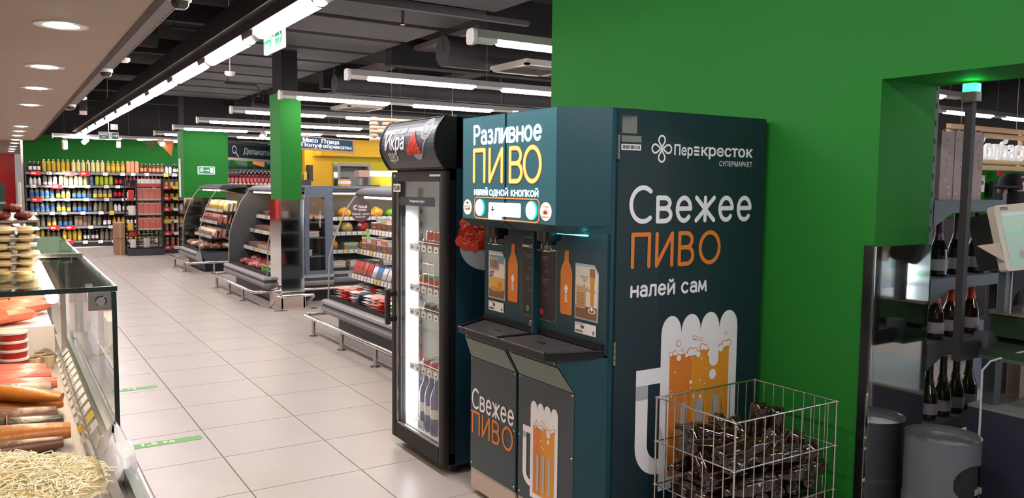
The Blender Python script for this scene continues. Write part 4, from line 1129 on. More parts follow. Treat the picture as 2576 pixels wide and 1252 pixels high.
# ================================================================== open chillers with curved glass ends
CURVE = [(.08, .335), (.085, .56), (.092, .784), (.15, .992), (.262, 1.264), (.397, 1.4535), (.45, 1.504)]   # outline of the end pane (depth, height)
DEPTH = .95
SHELF = [(.30, .61), (.40, .86), (.50, 1.07)]     # (front depth, height) of the shelves
def curved_sheet(b, y, m, th=.008):
    pts = [(x, y, z) for x, z in CURVE] + [(.80, y, 1.52), (.80, y, .335)]
    b.prism(pts, (0, th, 0), m)
def chiller(label, loc, L, rz=0.0, near='glass', far='glass', lamp=True, group=None, wrap=False):
    t = thing('open_chiller', label, 'chiller', loc, group, rz)
    B().box(.18, .92, .04, L - .04, 0, .16, m_rubber).box(.17, .20, .06, L - .06, .02, .25, m_cgrey).build('plinth', t)
    # rounded bumper body
    b = B()
    prof = [(.16, .18), (.06, .19), (.02, .215), (.0, .25), (.0, .275), (.014, .285), (.014, .305), (.0, .315), (.004, .34), (.03, .352), (.10, .352), (.10, .335), (.13, .18)]
    cols = [m_ctrim] * 4 + [m_cgrey] * 3 + [m_cbump] * 6
    for k in range(len(prof) - 1):
        (x0, z0), (x1, z1) = prof[k], prof[k + 1]
        b.poly([(x0, 0, z0), (x1, 0, z1), (x1, L, z1), (x0, L, z0)][::-1], m_cbump if k not in (4, 5, 6) else m_cgrey, k not in (4, 5, 6))
    for y in (0, L): b.poly([(x, y, z) for x, z in prof][::(1 if y == 0 else -1)], m_cbump)
    b.build('bumper', t)
    if wrap:      # the bumper turns the corner and runs along the near end
        b = B(); yo = -.10
        N = len(prof)
        for k in range(N - 1):
            (y0, z0), (y1, z1) = prof[k], prof[k + 1]; mm = m_cbump if k not in (4, 5, 6) else m_cgrey
            b.poly([(y0, yo + y0, z0), (.95, yo + y0, z0), (.95, yo + y1, z1), (y1, yo + y1, z1)], mm, k not in (4, 5, 6))
            b.poly([(y0, yo + y0, z0), (y1, yo + y1, z1), (y1, 0, z1), (y0, 0, z0)], mm, k not in (4, 5, 6))
        b.build('bumper', t)
        B().box(.18, .92, -.06, .04, 0, .2, m_rubber).build('plinth', t)
    B().box(.12, .92, .0, .03, .16, .345, m_cgrey).box(.12, .92, L - .03, L, .16, .345, m_cgrey).box(.10, .92, .03, L - .03, .18, .345, m_cgrey).build('tub', t)
    B().box(.085, .105, .02, L - .02, .345, .395, m_blackm).build('front_riser', t)
    B().box(.90, .95, 0, L, .16, 1.52, m_cgrey).box(.885, .90, .02, L - .02, .36, 1.45, m_cin).build('back_panel', t)
    # canopy with rounded nose
    b = B()
    cp = [(.40, 1.44), (.385, 1.462), (.40, 1.49), (.45, 1.515), (.52, 1.53), (.95, 1.535), (.95, 1.50), (.47, 1.445)]
    N = len(cp)
    b.faces([(x, 0, z) for x, z in cp] + [(x, L, z) for x, z in cp], [(k, (k + 1) % N, N + (k + 1) % N, N + k)[::-1] for k in range(N)], m_cgrey, True)
    b.poly([(x, 0, z) for x, z in cp], m_cgrey); b.poly([(x, L, z) for x, z in cp][::-1], m_cgrey)
    b.build('canopy', t)
    b = B(); b.poly([(.47, .03, 1.44), (.88, .03, 1.36), (.88, L - .03, 1.36), (.47, L - .03, 1.44)], M('cream reflector', (206, 176, 140), .5)); b.build('reflector', t)
    if lamp:
        n = max(1, int(L / .7))
        for k in range(n):
            y0 = .06 + (L - .12) * k / n
            B().bbox(.43, .455, y0, y0 + (L - .12) / n - .08, 1.418, 1.438, m_warmtube, .008, 'y').build('lamp_tube', t)
    for y, kind, lab in ((.0, near, 0), (L - .008, far, 1)):
        if kind is None: continue
        b = B(); curved_sheet(b, y, m_glass if kind == 'glass' else (m_glass if kind == 'frame' else m_cgrey))
        ep = b.build('end_pane', t)
        b = B(); b.tube([(x, y + .004, z) for x, z in CURVE], .009, m_ctrim, 6); b.build('pane_edge', ep)
        if kind == 'frame':
            yy = y - .012
            B().box(.58, .64, yy, yy + .03, .345, 1.53, m_cblue).box(.86, .97, yy, yy + .03, .30, 1.53, m_cblue).box(.64, .86, yy, yy + .03, 1.38, 1.53, m_cblue).box(.64, .86, yy, yy + .03, .30, .40, m_cblue).build('end_frame', t)
            b = B()
            for x in (.7, .92):
                for z in (1.48, 1.3, .9): b.lathe([(0, yy - .003), (.008, yy - .002), (.008, yy)], m_ctrim, (x, 0, z), 8, 'y')
            b.build('bolts', t)['kind'] = 'stuff'
    rg = random.Random(int(L * 100))
    for x, z in SHELF:
        B().box(x, .885, .03, L - .03, z - .03, z - .012, m_cin).build('shelf', t)
        b = B(); b.faces([(x - .004, .03, z + .022), (x - .012, .03, z - .036), (x - .012, L - .03, z - .036), (x - .004, L - .03, z + .022)], [(0, 1, 2, 3)], m_ctrim)
        b.build('price_rail', t)
        n = int((L - .1) / .085); ty = B()
        for k in range(n):
            if rg.random() < .1: continue
            y = .05 + k * .085; c = rg.random(); mm = m_tagy if c < .12 else m_tag
            ty.faces([(x - .008, y, z + .016), (x - .016, y, z - .03), (x - .016, y + .062, z - .03), (x - .008, y + .062, z + .016)], [(0, 1, 2, 3)], mm)
            ty.faces([(x - .0125, y + .012, z + .002), (x - .0155, y + .012, z - .014), (x - .0155, y + .04, z - .014), (x - .0125, y + .04, z + .002)], [(0, 1, 2, 3)], m_gprint)
        ty.build('price_tags', t)['kind'] = 'stuff'
        if (x, z) != SHELF[2] or rz == 0:
            B().box(x, x + .004, .04, L - .04, z - .01, z + .085, m_acryl).build('front_guard', t)
    return t
CX = 2.82
ch1 = chiller('near open chiller of packaged fish with a round sticker on its curved glass end', (CX, 5.0, 0), 3.15)
ch2 = chiller('middle open chiller of meat beside the steel-clad column', (CX, 10.45, 0), 2.1, 0, 'frame', 'solid', wrap=True)
ch3 = chiller('far open chiller of sausages in front of the wide green column', (CX, 14.65, 0), 1.55)
ch4 = chiller('open poultry chiller running across behind the middle one, facing the camera', (6.95, 10.62, 0), 3.1, math.pi / 2, 'glass', None)
ch5 = chiller('dark chiller back to back with the far sausage chiller', (4.75, 16.25, 0), .9, math.pi, 'solid', 'solid', False)
# round sticker on the near chiller's glass end (seen from the near side)
b = B(); f = Face((0, 8.138, 0), (1, 0, 0), (0, 0, 1))
m_stk = M('violet grey sticker', (86, 80, 98), .5)
f.oval(b, 3.265, 1.285, .118, .122, m_stk, .003, 32)
f.line(b, arc(3.205, 1.318, .020, .020, 40, 330, 14), .011, m_wprint, .004, False)
f.text(b, 'Новый', 3.235, 3.335, 1.312, 1.345, m_wprint, .004, bold=.03); f.text(b, 'океан', 3.235, 3.33, 1.28, 1.303, m_wprint, .004, bold=.03)
f.text(b, 'Свежий - значит', 3.165, 3.365, 1.238, 1.262, m_wprint, .004, bold=.02); f.text(b, 'вкусный!', 3.205, 3.315, 1.205, 1.23, m_wprint, .004, bold=.02)
o = b.build('round_sticker', ch1); o.location = (-CX, -5.0, 0)

# ---- guard rails
def guard(path, posts, lab):
    t = thing('guard_rail', lab, 'guard rail', (posts[0][0], posts[0][1], 0))
    P = []
    for i, p in enumerate(path):     # round the corners
        if 0 < i < len(path) - 1:
            a, c, d = Vector(path[i - 1]), Vector(p), Vector(path[i + 1]); u, v = (a - c).normalized() * .07, (d - c).normalized() * .07
            for q in range(6):
                s_ = q / 5; P.append(c + u * (1 - s_) ** 2 + v * s_ ** 2)
        else: P.append(Vector(p))
    W(B().tube(P, .021, m_chrome, 12), 'rail', t)
    for x, y in posts:
        b = B().tube([(x, y, 0), (x, y, path[0][2])], .018, m_steel, 10).lathe([(.045, 0), (.045, .006), (.018, .006)], m_steel, (x, y, 0), 14)
        W(b, 'post', t)
        k = B().tube([(x - .0, y - .026, path[0][2]), (x, y - .022, path[0][2])], .0225, m_chrome, 12)
    return t
RZ = .178
guard([(3.0, 8.28, RZ), (2.675, 8.28, RZ), (2.675, 4.9, RZ)], [(2.675, 7.97), (2.675, 7.16), (2.675, 6.35), (2.675, 5.5)], 'chrome bumper rail in front of the near fish chiller')
guard([(3.0, 12.72, RZ), (2.675, 12.72, RZ), (2.675, 10.27, RZ), (6.5, 10.27, RZ)], [(2.675, 12.35), (2.675, 11.58), (2.675, 10.84), (4.05, 10.27), (5.2, 10.27)], 'chrome bumper rail around the middle meat chiller')
guard([(2.675, 16.35, RZ), (2.675, 14.5, RZ), (3.75, 14.5, RZ)], [(2.675, 15.75), (2.675, 14.85), (3.1, 14.5), (3.6, 14.5)], 'chrome bumper rail around the far sausage chiller')
guard([(2.82, 10.1, .005), (2.82, 9.74, RZ), (3.29, 9.74, RZ), (3.29, 10.1, .005)], [(2.83, 9.76), (3.28, 9.76), (2.9, 9.74)], 'short chrome bumper rail around the base of the slim column')

# ================================================================== packaged goods
def pillow(w_, d_, h, m, m2=None, crimp=.12):
    """flat sealed pouch: bulging middle, pinched ends; m2 colours a printed window"""
    b = B(); nx, ny = 6, 4
    def hh(u, v):
        e = min(1, min(u, 1 - u) / .28); g = min(1, min(v, 1 - v) / .3)
        return (math.sin(e * math.pi / 2) * math.sin(g * math.pi / 2)) ** .6
    for s_ in (1, -1):
        P = [((i / nx - .5) * w_, (j / ny - .5) * d_, h / 2 + s_ * hh(i / nx, j / ny) * h / 2) for j in range(ny + 1) for i in range(nx + 1)]
        for j in range(ny):
            for i in range(nx):
                q = (j * (nx + 1) + i, j * (nx + 1) + i + 1, (j + 1) * (nx + 1) + i + 1, (j + 1) * (nx + 1) + i)
                mm = m2 if (m2 and s_ == 1 and 2 <= i <= 3 and 1 <= j <= 2) else m
                b.faces([P[k] for k in (q if s_ == 1 else q[::-1])], [(0, 1, 2, 3)], mm, True)
    return b.mesh('pouch')
def lump(rx, ry, rz, m, seed, n=10, k=7, m2=None):
    rg = random.Random(seed); b = B(); P = []
    off = [(rg.uniform(.6, 1.4), rg.uniform(0, 6), rg.uniform(0, 6)) for _ in range(3)]
    for i in range(k + 1):
        t = math.pi * i / k
        for j in range(n):
            a = 2 * math.pi * j / n
            s_ = 1 + sum(.10 * o[0] * math.sin((q + 2) * a + o[1]) * math.sin((q + 1) * t + o[2]) for q, o in enumerate(off))
            P.append((rx * math.sin(t) * math.cos(a) * s_, ry * math.sin(t) * math.sin(a) * s_, rz - rz * math.cos(t) * s_))
    for i in range(k):
        for j in range(n):
            mm = m2 if (m2 and rg.random() < .25) else m
            b.faces([P[q] for q in (i * n + j, i * n + (j + 1) % n, (i + 1) * n + (j + 1) % n, (i + 1) * n + j)], [(0, 3, 2, 1)], mm, True)
    return b.mesh('pack')
def tub_mesh(w_, d_, h, body, lid, lab=None):
    b = B(); k = .86
    lo = [(-w_ / 2 * k, -d_ / 2 * k, 0), (w_ / 2 * k, -d_ / 2 * k, 0), (w_ / 2 * k, d_ / 2 * k, 0), (-w_ / 2 * k, d_ / 2 * k, 0)]
    hi = [(x / k, y / k, h * .9) for x, y, _ in lo]
    b.faces(lo + hi, [(i, (i + 1) % 4, 4 + (i + 1) % 4, 4 + i) for i in range(4)], body); b.poly(lo[::-1], body)
    b.bbox(-w_ / 2 - .003, w_ / 2 + .003, -d_ / 2 - .003, d_ / 2 + .003, h * .9, h, lid, .012, 'z', 2)
    if lab: b.box(-w_ * .3, w_ * .3, -d_ * .3, d_ * .3, h, h + .0008, lab)
    return b.mesh('tub')
def standing(w_, h, th, m, m2):
    """stand-up sachet leaning back a little"""
    b = B(); prof = [(0, th), (.15, th * 1.1), (.6, th * .7), (.92, th * .12), (1, th * .1)]
    for s_ in (1, -1):
        for k in range(4):
            (a, t0), (c, t1) = prof[k], prof[k + 1]
            mm = m2 if k in (1, 2) and s_ == -1 else m
            b.poly([(s_ * t0 / 2, -w_ / 2, a * h), (s_ * t0 / 2, w_ / 2, a * h), (s_ * t1 / 2, w_ / 2, c * h), (s_ * t1 / 2, -w_ / 2, c * h)][::s_], mm, True)
    for s_ in (1, -1):
        b.poly([(prof[k][1] / 2, s_ * w_ / 2, prof[k][0] * h) for k in range(5)] + [(-prof[k][1] / 2, s_ * w_ / 2, prof[k][0] * h) for k in range(4, -1, -1)], m)
    b.poly([(-th / 2, -w_ / 2, 0), (-th / 2, w_ / 2, 0), (th / 2, w_ / 2, 0), (th / 2, -w_ / 2, 0)], m)
    return b.mesh('sachet')
c_ = lambda n, rgb, r=.3: M(n, rgb, r)
p_white, p_red, p_blue, p_navy = c_('pack white', (226, 220, 218)), c_('pack red', (196, 46, 40)), c_('pack blue', (70, 130, 190)), c_('pack navy', (44, 52, 84))
p_pink, p_flesh, p_dark, p_orange = c_('pack pink', (222, 160, 150)), c_('pack flesh', (190, 116, 98)), c_('pack dark', (48, 42, 44)), c_('pack orange', (228, 150, 60))
p_green, p_lime, p_yel, p_cream = c_('pack green', (60, 140, 70)), c_('pack lime', (130, 196, 60)), c_('pack yellow', (226, 186, 66)), c_('pack cream', (216, 200, 170))
p_meat, p_meat2, p_brown = M('raw meat', (150, 62, 62), .3, noise=.35, scale=25), M('pale meat', (196, 128, 118), .3, noise=.3, scale=25), M('smoked brown', (128, 82, 56), .35, noise=.35, scale=25)
p_clear = M('clear tub', (206, 196, 190), .15)
rg = random.Random(21)
# near chiller, bottom: stacks of fish sachets
pm_ = [pillow(.20, .15, .026, p_white, p_red), pillow(.20, .15, .026, p_white, p_blue), pillow(.20, .15, .026, p_white, p_orange), pillow(.20, .15, .026, p_red, p_white), pillow(.20, .15, .028, p_navy, p_blue), pillow(.20, .15, .028, p_pink, p_white)]
labs = ['white fish sachet with red window', 'white fish sachet with blue window', 'white fish sachet with orange window', 'red fish sachet with white window', 'navy fish sachet with blue window', 'pink fish sachet with white window']
for i in range(11):
    y = 6.15 + i * .178
    for q, x in enumerate((3.03, 3.245, 3.46)):
        kind = (i * 2 + q * 3 + (i // 3)) % 6
        n = (5, 6, 7)[q] if i > 2 else 5
        for k in range(n):
            tag(inst('fish_sachet', pm_[kind], (x + rg.uniform(-.012, .012), y + rg.uniform(-.01, .01), .362 + k * .0275), None, (0, 0, rg.uniform(-.16, .16))), labs[kind] + ' in the stacks at the bottom of the near chiller', 'sachet', 'fish sachets at the bottom of the near chiller')
# near chiller shelf 1: black and blue sachets standing in the guard
s_black, s_blue, s_nav = standing(.11, .17, .03, p_dark, p_red), standing(.12, .15, .03, p_blue, p_white), standing(.12, .15, .03, p_navy, p_blue)
for i in range(15):
    y = 6.3 + i * .125; kind = 0 if i >= 11 else (1 if i % 3 else 2)
    for q in range(3):
        tag(inst('fish_pack', (s_black, s_blue, s_nav)[kind], (3.17 + q * .045, y, .60), None, (0, .25, rg.uniform(-.1, .1))), ('black and red pack', 'blue and white pack', 'navy and blue pack')[kind] + ' standing on the lowest shelf of the near chiller', 'pack', 'packs on the lowest shelf of the near chiller')
# shelves 2 and 3: clear tubs with coloured lids
lidc = [('white', p_white), ('red', p_red), ('teal', c_('lid teal', (110, 170, 160))), ('blue', p_blue)]
tubs = [tub_mesh(.11, .12, .05, p_clear if k % 2 else p_flesh, l, p_cream) for k, (_, l) in enumerate(lidc)]
for (x0, z, nz, nm) in ((3.29, .85, 3, 'second'), (3.40, 1.06, 2, 'top')):
    for i in range(13):
        y = 6.4 + i * .132
        for q in range(2):
            for k in range(nz + (i % 2 if nm == 'top' else 0)):
                kk = (i * 3 + q + k * (i % 2)) % 4
                tag(inst('fish_tub', tubs[kk], (x0 + q * .125, y, z + k * .051)), 'clear fish tub with %s lid stacked on the %s shelf of the near chiller' % (lidc[kk][0], nm), 'tub', 'fish tubs in the near chiller')
big = B().bbox(-.014, .014, -.075, .075, 0, .20, p_lime, .02, 'x').bbox(-.0155, -.0142, -.06, .06, .02, .135, p_flesh, .01, 'x').box(-.0158, -.0143, -.045, .045, .145, .175, p_navy)
tag(big.build('hanging_pack', None, (3.285, 8.04, .85)), 'bright green framed pack at the far end of the second shelf of the near chiller', 'pack')
# middle chiller
lm = [lump(.15, .085, .05, p_meat, 3, m2=p_meat2), lump(.13, .08, .045, p_meat, 8, m2=p_meat2), lump(.14, .09, .05, p_meat2, 5, m2=p_meat)]
for i in range(5):
    for q in range(4):
        if i < 1: continue
        tag(inst('meat_pack', lm[(i + q) % 3], (3.06 + q * .17, 10.95 + i * .30, .36 + (.03 if q % 2 else 0)), None, (0, 0, rg.uniform(0, 3))), 'vacuum packed raw meat in the tub of the middle chiller', 'meat pack', 'meat packs in the tub of the middle chiller')
tg = tub_mesh(.24, .17, .05, p_green, p_clear, p_cream)
for k, (x, y, z) in enumerate(((3.05, 10.62, .355), (3.05, 10.62, .406), (3.06, 10.83, .355), (3.06, 10.83, .406), (3.32, 10.66, .355), (3.33, 10.66, .406))):
    tag(inst('meat_tray', tg, (x, y, z), None, (0, 0, 1.5 + rg.uniform(-.1, .1))), 'green meat tray with clear film in the corner of the middle chiller', 'tray', 'green trays in the middle chiller')
tag(B().bbox(-.02, .02, -.03, .03, 0, .07, p_lime, .01, 'z').build('lime_tag', None, (2.985, 10.96, .36)), 'small lime green pack at the edge of the meat tub', 'pack')
tr_ = [tub_mesh(.17, .13, .04, p_clear, p_meat2), tub_mesh(.17, .13, .04, p_dark, p_orange), tub_mesh(.17, .13, .04, p_clear, p_flesh)]
for (x0, z, nm, ks) in ((3.24, .60, 'lowest', (0, 2)), (3.34, .85, 'second', (0, 2)), (3.44, 1.06, 'top', (1, 0))):
    for i in range(12):
        for q in range(2):
            for k in range(2):
                kk = ks[(i + k) % 2]
                tag(inst('meat_tray', tr_[kk], (x0 + q * .19, 10.55 + i * .16, z + k * .041)), ('clear tray of minced meat', 'black tray of orange nuggets', 'clear tray of pink cutlets')[kk] + ' on the %s shelf of the middle chiller' % nm, 'tray', 'trays on the shelves of the middle chiller')
# far chiller
lb = [lump(.10, .07, .05, p_brown, 2, m2=p_cream), lump(.11, .07, .055, p_brown, 6, m2=p_flesh), lump(.09, .08, .05, p_flesh, 9, m2=p_white), lump(.10, .07, .05, p_cream, 4, m2=p_brown)]
nmz = ['brown smoked', 'dark brown', 'pinkish wrapped', 'cream wrapped']
for i in range(8):
    for q in range(4):
        kk = (i * 3 + q * 5) % 4
        tag(inst('sausage_pack', lb[kk], (3.05 + q * .16, 14.77 + i * .175, .36 + rg.uniform(0, .04)), None, (0, 0, rg.uniform(0, 3))), nmz[kk] + ' sausage pack heaped in the tub of the far chiller', 'sausage pack', 'packs in the tub of the far chiller')
ss = [standing(.12, .19, .035, p_cream, p_yel), standing(.11, .16, .03, p_flesh, p_meat), standing(.12, .15, .05, p_meat2, p_cream), standing(.12, .19, .035, p_white, p_cream)]
for (x0, z, ks, nm) in ((3.16, .60, (2, 1), 'lowest'), (3.26, .85, (1, 2), 'second'), (3.36, 1.06, (0, 3), 'top')):
    for i in range(12):
        for q in range(3):
            kk = ks[(i * 2 + q) % 2]
            tag(inst('sausage_pack', ss[kk], (x0 + q * .07, 14.72 + i * .122, z), None, (0, .3, rg.uniform(-.15, .15))), ('yellow and cream', 'pink and red', 'pale pink', 'white and cream')[kk] + ' sachet standing on the %s shelf of the far chiller' % nm, 'sachet', 'sachets on the shelves of the far chiller')
# poultry chiller
pb = [lump(.12, .11, .10, p_yel, 11, m2=p_white), lump(.13, .10, .09, p_lime, 12, m2=p_green), lump(.12, .11, .11, p_red, 13, m2=p_white), lump(.12, .11, .10, p_orange, 14, m2=p_yel)]
pn_ = ['yellow', 'lime green', 'red and white', 'orange']
pt_ = tub_mesh(.2, .16, .06, p_white, p_cream, p_white); pg_ = tub_mesh(.22, .17, .06, p_clear, p_lime, p_white)
for si, (d_, z, nm) in enumerate(((.12, .355, 'bottom deck'), (.33, .60, 'lowest shelf'), (.43, .85, 'second shelf'), (.53, 1.06, 'top shelf'))):
    for i in range(11):
        x = 4.02 + i * .255; y = 10.62 + d_ + .16
        if si == 0:
            for k in range(2): tag(inst('poultry_tray', pt_, (x, y, z + k * .06)), 'white poultry tray on the bottom deck of the cross chiller', 'tray', 'trays in the poultry chiller')
        elif (i + si) % 3 == 2:
            for k in range(2): tag(inst('poultry_tray', pg_, (x, y, z + k * .061)), 'lime-lidded tray on the %s of the poultry chiller' % nm, 'tray', 'trays in the poultry chiller')
        else:
            kk = (i * 2 + si * 3) % 4
            tag(inst('poultry_bag', pb[kk], (x, y, z - .008), None, (0, 0, rg.uniform(0, 6)), .82), '%s bag of poultry on the %s of the poultry chiller' % (pn_[kk], nm), 'poultry bag', 'poultry bags in the cross chiller')
# red meat packs glimpsed through the end window of the middle chiller
for k, (x, z) in enumerate(((3.56, 1.06), (3.56, 1.10), (3.56, 1.14))):
    pass
# things on top of the poultry chiller
b = B().bbox(-.075, .075, -.05, .05, 0, .10, p_orange, .02, 'z').box(-.078, .078, -.052, .052, .03, .075, p_white).box(-.06, .06, -.04, .04, .10, .13, p_dark)
tag(b.build('snack_tin', None, (4.16, 10.98, 1.535)), 'small orange and white box on top of the poultry chiller', 'box')
tag(B().box(-.17, .17, -.06, .06, 0, .02, M('maroon folder', (120, 34, 50), .5)).build('maroon_folder', None, (4.5, 10.95, 1.535)), 'flat maroon folder lying on the poultry chiller', 'folder')
# ================================================================== far bottle shelves
SZ = (1.77, 1.465, 1.155, .835, .495, .14)
T = thing('shelf_rack', 'long dark shelf rack full of bottles along the far green wall', 'shelf rack', (3.2, 21.95, 0))
m_rack = M('rack dark grey', (58, 60, 66), .5); m_edge = M('grey blue shelf edge', (112, 116, 132), .4)
W(B().box(.5, 6.1, 22.2, 22.28, 0, 2.0, m_rack).box(.5, 6.1, 21.62, 22.2, 0, .1, m_blackm), 'back_panel', T)
for x in (.5, 1.78, 3.1, 4.4, 5.7): W(B().box(x - .015, x + .015, 21.66, 22.2, 0, 1.98, m_rack), 'upright', T)
rg = random.Random(31)
for q, z in enumerate(SZ):
    W(B().box(.5, 6.1, 21.64, 22.2, z - .03, z, m_rack), 'shelf', T)
    b = B().box(.5, 6.1, 21.62, 21.64, z - .055, z - .005, m_edge).box(.5, 6.1, 21.635, 21.64, z - .005, z + .035, m_acryl)
    W(b, 'shelf_edge', T)
    x = .6
    while x < 4.2:
        c = rg.random(); k = 'red' if c < .28 and x < 1.8 else ('yellow' if c < .14 else 'white')
        w_ = .2 if k == 'red' else .1
        hh = .05 if k != 'white' else .036
        bb = B().box(x, x + w_, 21.605, 21.618, z - .03 - hh, z - .03 + hh, {'red': m_tagr, 'yellow': m_tagy, 'white': m_tag}[k])
        bb.box(x + .02, x + w_ * .55, 21.603, 21.606, z - .045, z - .012, m_white if k == 'red' else m_gprint)
        W(bb, 'price_tag', T)
        x += w_ + rg.uniform(.1, .34)
def bottle(h, r, glass, lab, cap, neck=.35, square=False, labh=(.2, .55), n=10):
    b = B()
    if square:
        b.bbox(-r, r, -r, r, 0, h * (1 - .06), lab, r * .15, 'z', 1)
        b.lathe([(r * .35, h * .94), (r * .35, h), (0, h)], cap, n=8)
        return b.mesh('bottle')
    hs = h * (1 - neck)
    b.lathe([(0, 0), (r * .92, 0), (r, h * .03), (r, h * labh[0], lab), (r * 1.01, h * labh[0], lab), (r * 1.01, h * labh[1], glass), (r, h * labh[1]), (r, hs), (r * .72, hs + h * neck * .35), (r * .34, hs + h * neck * .62), (r * .33, h * .93, cap), (r * .38, h * .93, cap), (r * .38, h, cap), (0, h, cap)], glass, n=n)
    return b.mesh('bottle')
G = lambda n, c, r=.12: M(n, c, r, spec=.7)
g_oil, g_spotlit, g_clear, g_dark, g_brown, g_green, g_red = G('oil', (190, 160, 50)), G('pale oil', (216, 202, 140)), G('water', (120, 122, 112)), G('dark glass', (34, 26, 24)), G('amber glass', (120, 62, 30)), G('green glass', (44, 66, 36)), G('red juice', (120, 20, 34))  # second oil tone has the spotlight's glare put into its colour
l_w, l_b, l_y, l_g, l_r, l_o, l_k = c_('label white', (224, 218, 212)), c_('label blue', (56, 98, 160)), c_('label yellow', (206, 180, 70)), c_('label green', (150, 176, 50)), c_('label red', (180, 30, 44)), c_('label orange', (222, 150, 110)), c_('label black', (40, 36, 36))
KIND = {
 'dw': (bottle(.24, .036, g_dark, l_w, m_white), 'small dark bottle with white label'), 'oil': (bottle(.30, .042, g_oil, g_oil, m_white, .25), 'yellow oil bottle without visible label'),
 'pale': (bottle(.30, .045, g_spotlit, g_spotlit, m_white, .25), 'pale shining oil bottle'), 'oily': (bottle(.29, .046, g_oil, l_y, m_white, .28), 'oil bottle with yellow label'),
 'wbox': (bottle(.30, .042, l_w, l_o, m_white, square=True), 'tall white carton with orange base'), 'br': (bottle(.24, .040, g_brown, l_o, l_w, .38), 'amber bottle with cream label'),
 'wh': (bottle(.2, .036, l_w, l_w, l_k), 'white bottle with dark cap'), 'bl': (bottle(.26, .045, g_clear, l_b, l_w, .3), 'clear bottle with blue label'),
 'blo': (bottle(.26, .045, g_clear, l_w, l_w, .3, labh=(.05, .3)), 'clear bottle with low white label'), 'gy': (bottle(.27, .044, g_oil, l_g, l_k, .25, labh=(.08, .75)), 'bottle with large yellow green label'),
 'dr': (bottle(.26, .040, g_dark, l_r, l_k, .3), 'dark bottle with red label'), 'gj': (bottle(.11, .045, g_green, l_w, l_g, .2), 'low jar with green lid'),
 'by': (bottle(.26, .046, g_clear, l_y, l_b, .3, labh=(.1, .42)), 'clear bottle with yellow label'), 'bd': (bottle(.27, .047, G('olive glass', (76, 66, 44)), l_b, l_y, .3, labh=(.1, .42)), 'olive bottle with blue label'),
 'rw': (bottle(.26, .040, g_dark, l_w, l_r, .34, labh=(.1, .5)), 'dark bottle with white label and red cap'), 'gd': (bottle(.26, .038, g_dark, l_g, l_k, .34), 'dark bottle with green label'),
 'cl': (bottle(.27, .045, G('smoky clear', (104, 98, 82)), G('smoky clear', (104, 98, 82)), l_w, .3), 'smoky clear bottle with white cap'), 'am': (bottle(.2, .042, G('honey', (178, 120, 40)), l_y, l_w, .3), 'small honey coloured bottle'),
 'bx': (bottle(.26, .040, c_('carton brown', (120, 100, 80)), c_('carton brown', (120, 100, 80)), l_k, square=True), 'brown patterned carton'), 'pr': (bottle(.28, .04, g_dark, M('label pink', (216, 110, 120), .4), l_k, .34), 'dark bottle with pink label'),
}
ROWS = ['dw3 oil6 pale7 oily4 wbox3 br6 wh2 dw5 cl3 pr5', 'wh3 blo3 pale6 bl1 gy4 dr3 gj3 br6 dw4 wh3 dr3', 'bl5 by3 bd4 by4 dr3 wh2 br4 dw4 wh3 cl3 rw3', 'bl5 by3 bd4 cl3 bx1 wh2 rw3 oily3 dw3 gd4 cl4 dr3', 'cl3 by2 bd3 bx4 cl2 rw2 am3 dw3 gd2 cl5 rw4', 'oil3 cl3 oily4 dw4 cl5 am4 gd3 cl4 dr4']
sn = ['top shelf', 'second shelf', 'third shelf', 'fourth shelf', 'fifth shelf', 'bottom shelf']
import re
for q, row in enumerate(ROWS):
    x = .56
    for tok in row.split():
        k, n = re.match(r'([a-z]+)(\d+)', tok).groups(); me, nm = KIND[k]
        w_ = max(v.co.x for v in me.vertices) * 2 + .012
        for i in range(int(n)):
            if x + w_ / 2 > 4.35: break
            tag(inst('bottle', me, (x + w_ / 2, 21.72 + rg.uniform(-.012, .012), SZ[q]), None, (0, 0, rg.uniform(-.3, .3))), '%s on the %s of the far rack' % (nm, sn[q]), 'bottle', 'bottles on the far wall rack')
            x += w_
        x += .02
# low rack with red bottles and jars behind the chillers
T = thing('shelf_rack', 'white-edged rack of red bottles and yellow jars above the chillers', 'shelf rack', (5.2, 20.1, 0))
W(B().box(4.4, 6.1, 20.3, 20.36, 0, 1.9, m_rack).box(4.4, 6.1, 19.8, 20.3, 0, 1.05, m_rack).box(4.4, 6.1, 19.8, 20.3, 1.41, 1.44, m_white), 'body', T)
W(B().box(4.4, 6.1, 20.08, 20.3, 1.44, 1.52, m_white), 'riser', T)
rb = bottle(.30, .04, g_red, M('label rose', (200, 110, 120), .4), l_w, .35)
jy = bottle(.13, .045, l_y, l_w, l_b, .15); jo = bottle(.13, .045, c_('jar orange', (224, 160, 60)), l_y, l_w, .15); jp = bottle(.13, .045, c_('jar rose', (226, 190, 180)), l_w, l_w, .15)
for i in range(16):
    tag(inst('bottle', rb, (4.5 + i * .092, 20.16, 1.52)), 'red juice bottle with white cap on the rack above the chillers', 'bottle', 'red bottles above the chillers')
    kk = 0 if i < 3 else (1 if i < 8 else 2)
    tag(inst('jar', (jy, jo, jp)[kk], (4.5 + i * .1, 19.9, 1.44)), ('yellow jar with blue lid', 'orange jar with white lid', 'pale rose jar with white lid')[kk] + ' in front of the red bottles', 'jar', 'jars above the chillers')
for i in range(8):
    tag(inst('bottle', KIND['dw'][0], (5.0 + i * .1, 20.26, 1.62)), 'dark bottle neck behind the red bottles above the chillers', 'bottle', 'dark bottles above the chillers')
